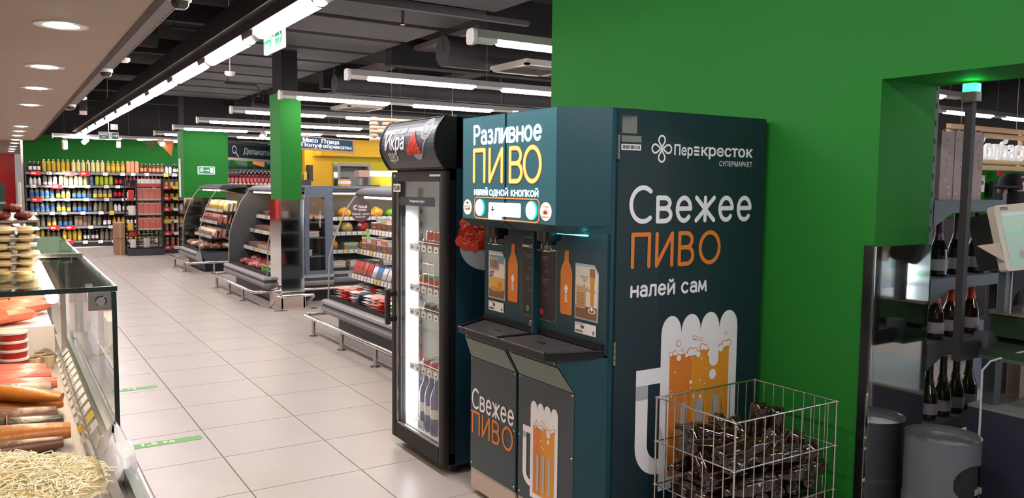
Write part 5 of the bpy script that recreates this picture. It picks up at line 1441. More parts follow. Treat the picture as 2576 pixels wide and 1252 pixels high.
# small shelf in front of the yellow wall
T = thing('wall_shelf', 'small dark shelf with boxes in front of the yellow wall', 'shelf', (6.0, 18.8, 0))
W(B().box(5.8, 6.25, 18.7, 18.95, 0, 1.62, m_rack).box(5.8, 6.3, 18.68, 18.95, 1.62, 1.65, m_rack).box(6.2, 6.3, 18.7, 18.9, 1.65, 2.0, M('dark brown panel', (70, 52, 36), .6)), 'body', T)
for k, (x, mm, nm) in enumerate(((5.84, l_w, 'white'), (5.96, c_('jar orange', (224, 160, 60)), 'orange'), (6.08, l_y, 'yellow'))):
    tag(B().bbox(x, x + .09, 18.72, 18.84, 1.65, 1.80 + k * .02, mm, .015, 'z').build('carton'), nm + ' carton on the small shelf by the yellow wall', 'carton', 'cartons by the yellow wall')
# lit counter hood by the olive wall
T = thing('counter_hood', 'lit white counter hood in front of the olive wall', 'counter hood', (8.0, 17.0, 0))
W(B().box(7.0, 9.0, 16.9, 17.2, 1.74, 1.86, M('lit hood', (255, 246, 236), .5, emit=2.2)), 'lit_panel', T)
W(B().box(6.75, 7.0, 16.9, 17.2, 1.72, 1.87, M('hood end', (170, 140, 120), .6)), 'end_block', T)
W(B().box(6.8, 6.86, 17.0, 17.1, 0, 1.72, m_ctrim), 'leg', T)
W(B().box(8.9, 8.96, 17.0, 17.1, 0, 1.72, m_ctrim), 'leg', T)
B().box(7.15, 7.22, 17.0, 17.08, 1.54, 1.70, p_red)

# ================================================================== promo gondola and jar rack
T = thing('promo_gondola', 'dark promo gondola with wire shelves of red and white packets before the bottle shelves', 'gondola', (2.62, 18.8, 0))
W(B().box(2.24, 2.95, 18.5, 19.1, .0, .14, m_rack).box(2.28, 2.92, 18.52, 19.08, .14, .17, m_blackm), 'base', T)
for x, y in ((2.42, 18.52), (2.92, 18.52), (2.26, 19.08), (2.92, 19.08), (2.42, 19.08)): W(B().box(x - .014, x + .014, y - .014, y + .014, .14, 1.62, m_blackm), 'post', T)
for z in (.42, .54, .86, 1.17, 1.46):
    b = B().box(2.26, 2.92, 18.53, 19.08, z - .02, z, m_blackm); W(b, 'shelf', T)
b = B()
for k in range(14): b.tube([(2.43 + k * .035, 18.515, .17), (2.43 + k * .035, 18.515, .42)], .003, m_wire, 4)
for z in (.2, .26, .32, .38): b.tube([(2.43, 18.515, z), (2.91, 18.515, z)], .003, m_wire, 4)
W(b, 'wire_front', T)
sp_ = standing(.115, .26, .06, c_('pouch cream', (214, 190, 166)), c_('pouch print', (190, 84, 70))); sb_ = B().bbox(-.05, .05, -.03, .03, 0, .16, p_white, .004, 'z', 1).box(-.05, .05, -.0315, -.03, .0, .07, p_red).mesh('box')
capm = B().lathe([(.016, 0), (.016, .03), (0, .03)], l_r, n=8).mesh('cap')
for z, nm in ((.54, 'lowest'), (.86, 'middle'), (1.17, 'upper')):
    for i in range(4):
        for q in range(3):
            o = tag(inst('sauce_pouch', sp_, (2.485 + i * .12, 18.58 + q * .08, z), None, (0, 0, math.pi / 2)), 'red and cream sauce pouch on the %s shelf of the promo gondola' % nm, 'pouch', 'pouches on the promo gondola')
            inst('cap', capm, (0, 0, .258), o)
for i in range(5): tag(inst('carton', sb_, (2.47 + i * .1, 18.56, 1.46)), 'white and red carton on the top shelf of the promo gondola', 'carton', 'cartons on the promo gondola')
rbk = bottle(.24, .03, g_red, l_k, l_r, .4)
for i in range(9): tag(inst('bottle', rbk, (2.27 + i * .072, 18.72, 1.46)), 'red-capped sauce bottle at the top of the promo gondola', 'bottle', 'sauce bottles on the promo gondola')
for k, (x, z, w_, h, mm, nm) in enumerate(((2.33, 1.17, .1, .22, p_red, 'red'), (2.34, .86, .12, .2, p_white, 'white'), (2.33, .86, .06, .1, l_g, 'green'), (2.36, .42, .16, .1, p_red, 'red tray'), (2.30, .54, .1, .16, p_yel, 'yellow'), (2.34, .17, .1, .18, p_white, 'white upright'), (2.6, .17, .12, .2, p_white, 'white grey'))):
    tag(B().bbox(x - w_ / 2, x + w_ / 2, 18.56 - .0 + (.25 if k == 2 else 0), 18.70 + (.25 if k == 2 else 0), z, z + h, mm, .008, 'z', 2).build('packet'), nm + ' packet at the left side of the promo gondola', 'packet', 'packets on the promo gondola')
m_card_ = M('cardboard', (168, 130, 100), .7, noise=.08, scale=6)
for k, (z0, z1) in enumerate(((0, .36), (.362, .68))):
    b = B().box(2.03, 2.22, 18.9 - k * .02, 19.3, z0, z1, m_card_)
    b.box(2.11, 2.14, 18.898 - k * .02, 18.9 - k * .02, z0, z1, M('packing tape', (190, 160, 120), .3))
    tag(b.build('cardboard_box'), ('lower', 'upper')[k] + ' cardboard box stacked beside the promo gondola', 'box', 'cardboard boxes by the gondola')
T = thing('jar_rack', 'narrow dark rack of small jars with red and yellow tags beside the gondola', 'shelf rack', (3.15, 19.1, 0))
JZ = (.14, .45, .72, .98, 1.22, 1.46)
W(B().box(2.99, 3.01, 18.9, 19.3, 0, 1.62, m_rack).box(3.38, 3.4, 18.9, 19.3, 0, 1.62, m_rack).box(2.99, 3.4, 19.28, 19.3, 0, 1.62, m_rack).box(3.0, 3.39, 18.88, 19.28, 0, .1, m_rack), 'frame', T)
for z in JZ: W(B().box(3.01, 3.38, 18.9, 19.28, z - .02, z, m_white), 'shelf', T)
jr = [jar(.04, .1, M('jar pink', (190, 110, 100), .3), l_w), jar(.045, .09, M('jar honey', (206, 150, 60), .3), l_y), jar(.04, .11, M('jar mustard', (200, 160, 90), .3), l_o)]
for q, z in enumerate(JZ):
    for i in range(3):
        kk = 0 if q < 2 else 1 + q % 2
        for s_ in range(2 if q in (1, 0) else 1):
            tag(inst('jar', jr[kk], (3.07 + i * .12, 18.97, z + s_ * .101)), ('pink', 'honey', 'mustard')[kk] + ' jar on the %s of the narrow rack' % ('bottom shelf', 'second shelf from below', 'third shelf from below', 'third shelf from above', 'second shelf from above', 'top shelf')[q], 'jar', 'jars on the narrow rack')
    b = B().box(3.0, 3.16, 18.87, 18.885, z - .06, z + .03, m_tagr if q not in (2,) else m_tagy).box(3.03, 3.10, 18.868, 18.871, z - .035, z + .005, m_white)
    b.box(3.2, 3.34, 18.87, 18.885, z - .05, z + .02, m_tagy if q > 3 else m_tag)
    W(b, 'price_tag', T)

# ================================================================== hanging signs
def slat_sign(label, loc, ang, L, z0, h, n, tri=()):
    t = thing('hanging_sign', label, 'sign', (loc[0], loc[1], z0), None, ang)
    hs = h / n
    sm = B().bbox(0, L, -.02, .02, 0, hs * .80, m_wood, .004, 'x', 1).mesh('slat')
    for k in range(n): inst('slat', sm, (0, 0, k * hs), t)
    for x in (.05, L - .1): B().box(x, x + .05, .02, .05, 0, h, m_wood).build('batten', t)
    for x in (L * .2, L * .8): B().box(x, x + .004, -.002, .002, h, 3.6 - z0, m_lhouse).build('suspension_wire', t)
    for (x, k) in tri:
        b = B(); z = h - k * hs; b.prism([(x - .035, -.024, z), (x + .035, -.024, z), (x + .035, -.024, z - .012), (x, -.024, z - .068), (x - .035, -.024, z - .012)], (0, -.004, 0), m_signblue); b.build('heart_mark', t)
    return t
t = slat_sign('slatted wooden hanging sign with blue heart marks, nearest the fridge', (3.995, 9.63), 0.03, 1.5, 2.115, .31, 6, ((.13, 1), (.13, 4), (1.3, 1), (1.3, 4)))
t = slat_sign('hanging wooden sign reading Мясо Птица Полуфабрикаты on a blue board', (3.50, 12.25), math.atan2(1.19, 1.76), 2.14, 2.10, .235, 6, ())
B().box(.22, 2.03, -.05, -.022, .035, .21, m_signblue).build('board', t)
f = Face((0, -.05, 0), (1, 0, 0), (0, 0, 1)); b = B()
f.text(b, 'Мясо', .66, 1.04, .126, .198, m_slet, .002, bold=.012, depth=.01); f.text(b, 'Птица', 1.14, 1.62, .115, .198, m_slet, .002, bold=.012, depth=.01); f.text(b, 'Полуфабрикаты', .62, 1.98, .038, .118, m_slet, .002, bold=.012, depth=.01)
b.build('lettering', t)
for k, (x, z) in enumerate(((.12, .19), (.12, .08))):
    b = B(); b.prism([(x - .05, -.024, z), (x + .05, -.024, z), (x + .05, -.024, z - .01), (x, -.024, z - .06), (x - .05, -.024, z - .01)], (0, -.004, 0), m_signblue); b.build('heart_mark', t)
t = thing('hanging_sign', 'dark hanging sign reading Деликатесы with a magnifying glass', 'sign', (4.35, 19.35, 2.16), None, math.radians(46))
B().box(0, 3.0, -.02, .03, 0, .33, m_signdark).build('board', t)
B().box(0, 3.0, -.03, .04, .33, .40, m_gpanel).box(0, 3.0, -.03, .04, -.06, 0, m_plinth).build('frame', t)
f = Face((0, -.02, 0), (1, 0, 0), (0, 0, 1)); b = B()
f.line(b, arc(.52, .19, .085, .085, 0, 360, 24), .03, m_gprint, .003, False); f.line(b, [(.59, .12), (.70, .03)], .035, m_gprint, .003)
b.build('magnifier_symbol', t)
b = B(); f.text(b, 'Деликатесы', .93, 2.55, .07, .255, m_gprint, .003, bold=.02); b.build('lettering', t)
# exit signs
m_exg = M('exit green', (26, 120, 84), .4, emit=.25); m_exw = M('exit white', (236, 246, 240), .4, emit=.5)
def runner(f, b, x, z, k, m, d):
    f.oval(b, x + .012 * k, z + .075 * k, .011 * k, .011 * k, m, d, 10)
    for pts in ([(.008, .062), (-.004, .03)], [(-.004, .03), (.018, .012), (.012, -.012)], [(-.004, .03), (-.016, .006), (-.036, .004)], [(.006, .056), (.03, .046), (.036, .03)], [(.006, .056), (-.02, .058), (-.03, .042)]):
        f.line(b, [(x + px * k, z + py * k) for px, py in pts], .011 * k, m, d)
def arrow(f, b, x0, x1, z, k, m, d):
    f.line(b, [(x0, z), (x1, z)], .010 * k, m, d); f.line(b, [(x1 - .022 * k, z + .022 * k), (x1, z), (x1 - .022 * k, z - .022 * k)], .010 * k, m, d)
t = thing('exit_sign', 'green exit sign with running man, arrow and door on the wide column', 'exit sign', (3.58, 17.3, 1.81))
B().box(-.165, .165, -.02, -.0, -.08, .08, m_exw).build('plate', t)
f = Face((0, -.02, 0), (1, 0, 0), (0, 0, 1)); b = B(); f.rect(b, -.152, .152, -.067, .067, m_exg, .002)
runner(f, b, -.095, -.03, 1.05, m_exw, .003); arrow(f, b, -.04, .05, 0, 1, m_exw, .003); f.rect(b, .075, .135, -.05, .05, m_exw, .003); b.build('pictogram', t)
t = thing('exit_sign', 'double-sided hanging exit sign below the light track near the camera', 'exit sign', (1.75, 6.03, 2.63))
B().box(-.012, .012, -.24, .24, -.085, .085, m_exw).box(-.003, .003, -.1, -.094, .085, .99, m_dhouse).box(-.003, .003, .094, .1, .085, .99, m_dhouse).build('panel', t)
for s_ in (-1, 1):
    f = Face((.012 * s_, 0, 0), (0, s_, 0), (0, 0, 1)); b = B(); f.rect(b, -.225, .225, -.068, .068, m_exg, .002)
    f.text(b, 'ВЫХОД', -.21, -.05, .005, .045, m_exw, .003, bold=.02); f.text(b, 'EXIT', -.18, -.07, -.045, -.012, m_exw, .003); f.rect(b, -.03, .06, -.055, .055, m_exw, .003)
    runner(f, b, .015, -.025, .9, m_exg, .004); arrow(f, b, .09, .20, 0, 1.3, m_exw, .003); b.build('pictogram', t)
t = thing('exit_sign', 'hanging exit sign in front of the far green wall', 'exit sign', (1.56, 15.0, 2.33))
B().box(-.15, .15, -.012, .012, -.06, .06, m_ctrim).box(-.005, .005, -.005, .005, .06, 1.2, m_lhouse).box(.04, .14, -.03, .05, .1, .19, m_lhouse).build('panel', t)
m_exd = M('exit unlit green', (24, 58, 44), .4)
f = Face((0, -.012, 0), (1, 0, 0), (0, 0, 1)); b = B(); f.rect(b, -.14, .14, -.052, .052, m_exd, .002)
f.text(b, 'ВЫХОД', -.13, -.02, .0, .034, m_gprint, .003, bold=.02); f.text(b, 'EXIT', -.105, -.045, -.038, -.014, m_gprint, .003); f.rect(b, .0, .05, -.045, .045, m_gprint, .003); runner(f, b, .025, -.02, .75, m_exd, .004); arrow(f, b, .065, .13, 0, 1, m_gprint, .003); b.build('pictogram', t)

# ================================================================== ceiling fittings
def vent(x0, x1, y0, y1, z, lab):
    t = thing('air_vent', lab, 'air vent', ((x0 + x1) / 2, (y0 + y1) / 2, z)); a, c = (x1 - x0) / 2, (y1 - y0) / 2
    m_v = M('vent white', (196, 184, 174), .5)
    B().box(-a, a, -c, c, .02, .06, m_v).box(-a, a, -c, -c + .05, 0, .02, m_v).box(-a, a, c - .05, c, 0, .02, m_v).box(-a, -a + .05, -c, c, 0, .02, m_v).box(a - .05, a, -c, c, 0, .02, m_v).build('frame', t)
    sl = B()
    n = 9
    for k in range(n):
        u = .06 + k * (min(a, c) - .07) / n
        for pts in (((-a + u, -c + u), (a - u, -c + u)), ((-a + u, c - u), (a - u, c - u)), ((-a + u, -c + u), (-a + u, c - u)), ((a - u, -c + u), (a - u, c - u))):
            sl.tube([(pts[0][0], pts[0][1], .012), (pts[1][0], pts[1][1], .012)], .007, M('vent slat', (120, 110, 104), .6), 4)
    sl.build('slats', t)
vent(4.55, 5.23, 6.88, 7.6, 2.8, 'square white ceiling vent beside the green wall'); vent(5.12, 5.8, 13.3, 14.2, 2.9, 'square ceiling vent above the wooden slat sign')
def dome(x, y, z, lab):
    t = thing('dome_camera', lab, 'camera', (x, y, z))
    B().lathe([(0, .05), (.055, .05), (.06, .0), (.05, -.004)], m_white, n=18).build('base', t)
    B().lathe([(.05, -.002), (.045, -.025), (.028, -.043), (0, -.05)], M('smoked dome', (60, 56, 54), .08, coat=.5), n=18).build('dome', t)
dome(.86, 4.72, 2.555, 'security dome camera on the cable tray nearest the camera'); dome(.84, 8.15, 2.555, 'middle security dome camera on the cable tray'); dome(.83, 12.2, 2.555, 'farthest security dome camera on the cable tray')
def smoke(x, y, z, lab):
    t = thing('smoke_detector', lab, 'detector', (x, y, z)); B().lathe([(0, .04), (.05, .04), (.05, .015), (.03, 0), (0, 0)], m_white, n=16).build('body', t); B().box(-.004, .004, -.004, .004, .04, 3.6 - z, m_white).build('stem', t)
smoke(1.0, 8.2, 2.66, 'white detector beside the middle dome camera'); smoke(.98, 12.3, 2.66, 'white detector beside the farthest dome camera'); smoke(1.95, 8.25, 2.62, 'white detector below the light track')
def spot(x, y, z, ax, rad, L, lab, lit=True):
    t = thing('spotlight', lab, 'spotlight', (x, y, z)); ax = Vector(ax).normalized()
    q = Vector((0, 0, -1)).rotation_difference(ax)
    b = B().lathe([(0, .0), (rad, 0), (rad, -L), (rad * .85, -L)], m_white, n=14); o = b.build('body', t); o.rotation_mode = 'QUATERNION'; o.rotation_quaternion = q
    b = B().lathe([(rad * .85, -L + .005), (0, -L + .005)], m_spot if lit else m_gprint, n=14); o2 = b.build('lens', t); o2.rotation_mode = 'QUATERNION'; o2.rotation_quaternion = q
    B().box(-.005, .005, -.005, .005, 0, 3.62 - z, m_dhouse).build('bracket', t)
    return t, ax
def spot_lamp(t, ax, power, size=1.0, col=(1, .93, .82)):
    l = bpy.data.lights.new('spot_beam', 'SPOT'); l.energy = power; l.spot_size = size; l.spot_blend = .6; l.color = col; l.shadow_soft_size = .05
    o = bpy.data.objects.new('spot_beam', l); C.objects.link(o); o.parent = t; o.location = ax * .30; o.rotation_mode = 'QUATERNION'; o.rotation_quaternion = Vector((0, 0, -1)).rotation_difference(ax)
t, ax = spot(1.27, 20.9, 2.48, (.05, .55, -1), .06, .2, 'white cylinder spotlight aimed at the bottle shelves'); spot_lamp(t, ax, 320, 1.0)
t, ax = spot(1.72, 20.9, 2.52, (-.5, -.6, -.5), .06, .14, 'white spotlight facing the camera below the far lamps')
t, ax = spot(2.38, 20.9, 2.5, (.0, .3, -1), .05, .14, 'small white spotlight beside the exit sign at the far wall')
t, ax = spot(3.14, 20.0, 2.52, (.2, -.8, -.6), .07, .16, 'white spotlight glaring in front of the orange pennant')
t, ax = spot(7.6, 17.6, 2.5, (-.3, -.6, -.5), .07, .16, 'spotlight glaring at the olive wall'); 
t, ax = spot(9.0, 17.6, 2.7, (-.1, 1, -.35), .07, .18, 'spotlight washing the yellow wall'); spot_lamp(t, ax, 130, 1.4)
t, ax = spot(4.3, 15.6, 2.5, (-.4, -.7, -.4), .06, .14, 'spotlight glaring above the deli sign')
def sprinkler(x, y, z, lab):
    t = thing('sprinkler', lab, 'sprinkler', (x, y, z)); B().tube([(-.5, 0, .16), (-.03, 0, .16), (0, 0, .12), (0, 0, .05)], .016, m_duct, 8).box(-.46, -.45, -.004, .004, .16, 3.62 - z, m_duct).build('pipe', t); B().tube([(0, 0, .05), (0, 0, 0)], .014, m_chrome, 8).lathe([(.022, 0), (.022, -.004), (0, -.004)], m_chrome, n=10).build('head', t)
sprinkler(3.05, 6.6, 2.98, 'sprinkler head hanging from the near ceiling panel'); sprinkler(1.98, 8.7, 2.95, 'sprinkler head beside the light track'); sprinkler(3.4, 12.6, 2.9, 'sprinkler head farther along the ceiling')
# pennants without their print
def pennant(pts, m, lab):
    b = B(); b.prism(pts, (0, .004, 0), m)
    for p in pts[:2]: b.box(p[0] - .001, p[0] + .001, p[1], p[1] + .002, p[2] - .01, 3.62, m_dhouse)
    tag(b.build('pennant'), lab, 'pennant', 'hanging pennants')
pennant([(3.04, 19.9, 2.52), (3.42, 19.9, 2.52), (3.36, 19.9, 2.16)], M('pennant orange', (206, 112, 60), .7), 'orange pennant hanging beside the wide green column')
pennant([(2.75, 19.95, 2.50), (3.1, 19.95, 2.52), (2.95, 19.95, 2.28)], M('pennant olive', (70, 84, 44), .7), 'olive pennant hanging next to the orange one')
for k, (x, c, nm) in enumerate(((4.85, (44, 60, 120), 'blue pennant nearest the wide column'), (5.3, (50, 92, 60), 'dark green pennant under the deli sign'), (5.75, (206, 120, 72), 'orange pennant under the deli sign'), (6.1, (60, 90, 150), 'blue pennant next to the slim column'))):
    pennant([(x - .16, 21.5, 2.30), (x + .2, 21.5, 2.28), (x + .17, 21.5, 1.98), (x - .12, 21.5, 2.06)], M('pennant %d' % k, c, .7), nm)
# projector-like box at the end of the soffit
tag(B().bbox(-.06, .06, -.1, .1, -.35, .0, m_blackm, .01, 'z').box(-.05, .05, -.12, -.1, -.36, -.3, m_plinth).box(-.01, .01, -.01, .01, 0, .67, m_dhouse).build('speaker_box', None, (1.12, 14.2, 2.95)), 'dark hanging box with a beige underside at the end of the cable tray', 'speaker')
# ================================================================== deli counter on the left
T = thing('deli_counter', 'steel deli counter with upright glass and a glass top shelf along the left edge', 'counter', (-.3, 3.2, 0))
W(B().box(-1.2, .24, 1.7, 4.6, .0, .12, m_rubber).box(-1.2, .27, 1.65, 4.65, .12, .72, m_plinth).box(.23, .30, 1.6, 4.65, .68, .76, m_steel), 'body', T)
W(B().tube([(.315, 1.6, .70), (.315, 4.65, .70)], .018, m_steel, 10).box(.30, .315, 1.6, 4.65, .62, .665, m_blackm), 'front_rail', T)
W(B().box(-1.15, .23, 1.68, 4.62, .72, .80, m_steel).box(-1.15, .17, 1.68, 4.62, .80, .842, M('deck tray grey', (176, 170, 166), .4, .3)), 'deck', T)
W(B().box(.255, .275, 1.62, 4.62, .76, .80, M('glass channel', (128, 140, 130), .3, .4)), 'glass_channel', T)
m_gedge = M('dark glass edge', (30, 44, 40), .15)
g1 = W(B().box(.262, .270, 2.55, 4.40, .79, 1.258, m_glass), 'front_glass', T)
W(B().box(.2595, .2725, 2.545, 2.552, .79, 1.258, m_gedge), 'glass_edge', T)
W(B().box(-1.0, .272, 2.55, 3.62, 1.262, 1.272, m_glassg), 'top_glass', T)
W(B().box(-1.0, .275, 2.544, 2.55, 1.260, 1.274, m_gedge).box(-1.0, .272, 3.62, 3.626, 1.262, 1.272, m_gedge).box(.270, .275, 2.55, 3.62, 1.262, 1.273, M('pale glass edge', (170, 190, 184), .15)), 'top_glass_edge', T)
for x, y in ((.195, 3.64), (-.9, 3.64), (-.9, 2.6)): W(B().box(x - .010, x + .010, y - .012, y + .012, .80, 1.262, m_steel), 'post', T)
b = B().box(.20, .262, 2.553, 2.565, 1.205, 1.258, m_steel).lathe([(0, 2.548), (.012, 2.548), (.016, 2.553)], m_chrome, (.232, 0, 1.232), 14, 'y')
W(b, 'glass_clamp', T)
W(B().bbox(.10, .13, 2.62, 4.3, 1.225, 1.255, m_warmtube, .01, 'y'), 'lamp_tube', T)
# reflections of the track come from the real lamps; price rail with cards
b = B().box(.175, .180, 1.75, 4.3, .842, .90, m_acryl); W(b, 'price_rail', T)
for k in range(13):
    y = 2.42 + k * .105
    c = B(); c.prism([(.165, y, .862), (.205, y + .012, .905), (.205, y + .075, .905), (.165, y + .063, .862)], (-.001, 0, .001), m_tag if k != 1 else m_tagy)
    c.prism([(.172, y + .008, .8715), (.190, y + .016, .8915), (.190, y + .055, .8915), (.172, y + .047, .8715)], (-.0012, 0, .0022), m_gprint)
    W(c, 'price_card', T)
# second counter with a green mat on top, third counter farther on
T2 = thing('deli_counter', 'second deli counter whose top is covered with a green mat', 'counter', (-.3, 4.9, 0))
W(B().box(-1.2, .27, 4.68, 6.2, .05, .74, m_plinth).box(.23, .30, 4.68, 6.2, .68, .76, m_steel), 'body', T2)
W(B().box(-1.0, .262, 3.72, 5.0, 1.255, 1.272, M('green counter mat', (38, 96, 52), .7, noise=.1, scale=30)), 'green_mat', T2)
W(B().box(-1.0, .275, 3.70, 3.72, 1.25, 1.28, m_steel).box(.262, .272, 3.72, 5.0, 1.25, 1.274, m_acryl), 'mat_edge', T2)
W(B().box(.18, .20, 4.7, 4.72, .74, 1.255, m_steel).box(.18, .20, 5.0, 5.02, .74, 1.255, m_steel).box(-.9, -.88, 4.7, 4.72, .74, 1.255, m_steel), 'posts', T2)
W(B().bbox(.205, .25, 3.9, 3.96, 1.272, 1.32, m_acryl, .01, 'z'), 'clip', T2)
# white display bed with salmon behind the first counter's deck
W(B().box(-1.1, .16, 3.72, 4.5, .84, .985, m_white).box(-1.1, .165, 3.70, 3.72, .84, .99, m_white), 'display_bed', T)
m_salmon = M('salmon', (226, 120, 92), .35, noise=.25, scale=18, stretch=(1, 6, 1))
sal = lump(.16, .10, .04, m_salmon, 41)
for k, (x, y) in enumerate(((-.32, 3.85), (-.05, 3.84), (.02, 4.05), (-.25, 4.08), (-.12, 4.28), (.06, 4.27))):
    tag(inst('salmon_fillet', sal, (x, y, .986), None, (0, 0, .2 * k)), 'orange salmon fillet on the white bed inside the deli counter', 'fillet', 'salmon fillets in the deli counter')
m_dish = M('dark dish', (40, 38, 40), .3)
for k, (x, y) in enumerate(((.045, 4.40), (-.17, 4.42))):
    tag(B().lathe([(0, 0), (.05, 0), (.075, .07), (.07, .07), (.045, .01), (0, .01)], m_steel, n=18).build('steel_bowl', None, (x, y, 1.066 if False else .986)), ('steel bowl behind the salmon, %s' % ('nearer the aisle', 'farther from the aisle')[k]), 'bowl', 'steel bowls in the deli counter')
# red caviar tubs stacked
m_tubc = M('caviar in tub', (170, 44, 34), .35, noise=.2, scale=120); m_tubl = M('clear tub lid', (206, 204, 202), .2)
tb_ = B().lathe([(0, 0), (.044, 0), (.048, .024, m_tubl), (.052, .024, m_tubl), (.052, .031, m_tubl), (.046, .033, m_tubl), (0, .033)], m_tubc, n=22).mesh('tub')
for k in range(5): tag(inst('caviar_tub', tb_, (.02, 3.52, .843 + k * .0335)), 'red caviar tub, %s of the stack of five' % ('lowest', 'second from below', 'middle', 'second from above', 'topmost')[k], 'tub', 'stack of red caviar tubs')
for k in range(4): tag(inst('caviar_tub', tb_, (-.11, 3.50, .843 + k * .0335)), 'red caviar tub in the stack farther from the aisle', 'tub', 'second stack of caviar tubs')
for k, (x, y) in enumerate(((.085, 3.55), (.135, 3.58), (.11, 3.64))):
    tag(inst('small_jar', jar(.022, .06, M('pale jar', (196, 170, 140), .2), m_acryl), (x, y, .843)), ('small pale jar beside the caviar tubs, %s' % ('nearest them', 'nearest the glass', 'behind the others')[k]), 'jar', 'small jars by the caviar tubs')
fan = B()
fan.prism([(.0, 0, 0), (.09, 0, 0), (.085, 0, .03), (.062, 0, .055), (.045, 0, .062), (.028, 0, .055), (.005, 0, .03)], (0, .012, 0), M('olive shell', (150, 150, 110), .4))
tag(fan.build('shell_dish', None, (.085, 3.68, .842)), 'olive shell-shaped dish leaning behind the small jars', 'dish')
# smoked fish: bodies lie across the deck
def fish(L, r, m, head=None, tail=True, bands=0):
    b = B(); n = 12; K = 10; P = []
    for i in range(K + 1):
        u = i / K; rr = r * (math.sin(math.pi * min(1, .12 + .80 * u)) ** .55) * (1 if u < .75 else 1 - (u - .75) * 1.6)
        for j in range(n):
            a = 2 * math.pi * j / n; P.append((u * L - L * .5, rr * math.cos(a) * 1.15, r * .72 + rr * .72 * math.sin(a)))
    fs = [(i * n + j, i * n + (j + 1) % n, (i + 1) * n + (j + 1) % n, (i + 1) * n + j)[::-1] for i in range(K) for j in range(n)]
    b.faces(P, fs, m, True); b.poly([P[j] for j in range(n)], head or m); b.poly([P[K * n + j] for j in range(n)][::-1], m)
    if tail:
        for s_ in (1, -1): b.prism([(L * .47, -.006, r * .5), (L * .58, s_ * r * .9, r * .35), (L * .62, s_ * r * .5, r * .5), (L * .52, .006, r * .6)], (0, 0, .006), m)
    for k in range(bands):
        u = (k + 1) / (bands + 1); x = u * L - L * .5
        b.tube([(x, r * 1.2 * math.cos(2 * math.pi * q / 14), r * .72 + r * .78 * math.sin(2 * math.pi * q / 14)) for q in range(14)], .0025, M('twine', (150, 96, 60), .7), 5, False, True)
    return b.mesh('fish')
f_pink, f_grey, f_gold = M('pink trout in film', (206, 112, 96), .22, noise=.3, scale=14, stretch=(1, 8, 8), bump=.3), M('grey fish skin', (150, 128, 112), .3, noise=.35, scale=30, bump=.4), M('golden smoked skin', (186, 112, 40), .32, noise=.4, scale=14, bump=.5)
f_brn, f_blk, f_red = M('brown smoked skin', (104, 62, 42), .34, noise=.4, scale=14, bump=.5), M('dark smoked skin', (54, 42, 38), .28, noise=.35, scale=16, bump=.4), M('red flesh cut', (170, 70, 36), .45, noise=.4, scale=40)
FL = [(3.40, .050, f_pink, 'pink trout in clear film, row behind the others', -.02, 0), (3.29, .050, f_pink, 'pink trout in clear film, second row', .02, 0), (3.17, .045, f_pink, 'pink trout in clear film beside the grey fish', -.03, 0), (3.06, .050, f_grey, 'silver grey smoked fish', .02, 0),
      (2.95, .042, f_brn, 'reddish brown smoked fish behind the golden one', .04, 0), (2.85, .045, f_gold, 'golden smoked fish nearest the price cards', .10, 0), (2.73, .048, f_brn, 'brown smoked fish with red cut head', .03, 0), (2.635, .045, f_blk, 'dark smoked fish tied with twine', .0, 3), (2.53, .050, f_gold, 'golden brown smoked fish in front of the dark one', -.04, 0), (2.44, .036, f_brn, 'thin brown smoked fish beside the squid shreds', .03, 0)]
for k, (y, r, m, lab, a, bd) in enumerate(FL):
    tag(inst('smoked_fish', fish(.56, r, m, f_red, True, bd), (-.16 + .012 * (k % 3), y, .842), None, (0, 0, math.pi + a)), lab + ' on the deli deck', 'fish', 'fish laid out on the deli deck')
tag(inst('smoked_fish', fish(.34, .032, f_gold, f_red), (-.02, 2.86, .905), None, (0, -.12, 2.75)), 'small golden fish lying slantwise on top of the others', 'fish', 'fish laid out on the deli deck')
# heap of pale squid shreds
sq = B(); rg = random.Random(77); m_sq = M('pale dried squid', (255, 244, 212), .55, noise=.06, scale=60); m_sq2 = M('golden dried squid', (250, 226, 166), .55)
sq.lathe([(.42, .0), (.36, .035), (.2, .065), (0, .085)], m_sq, (0, 0, 0), 24)
sq.v = [(x, y * .62, z) for x, y, z in sq.v]
for k in range(4500):
    a, rr = rg.uniform(0, 6.28), .41 * math.sqrt(rg.random()); x, y = rr * math.cos(a), rr * math.sin(a) * .62
    z = .085 * (1 - (rr / .42) ** 1.6) + rg.uniform(.004, .026); d = rg.uniform(0, 6.28); L = rg.uniform(.03, .085); cv = rg.uniform(-.03, .03)
    ux, uy = math.cos(d), math.sin(d)
    sq.tube([(x - ux * L / 2, y - uy * L / 2, z), (x - uy * cv, y + ux * cv, z + rg.uniform(.002, .014)), (x + ux * L / 2, y + uy * L / 2, z + rg.uniform(-.006, .006))], rg.uniform(.0011, .0021), m_sq if rg.random() < .8 else m_sq2, 4, False)
o = sq.build('squid_shreds', None, (-.22, 2.15, .84)); tag(o, 'heap of pale yellow dried squid shreds at the near end of the deli deck', 'dried squid', kind='stuff')
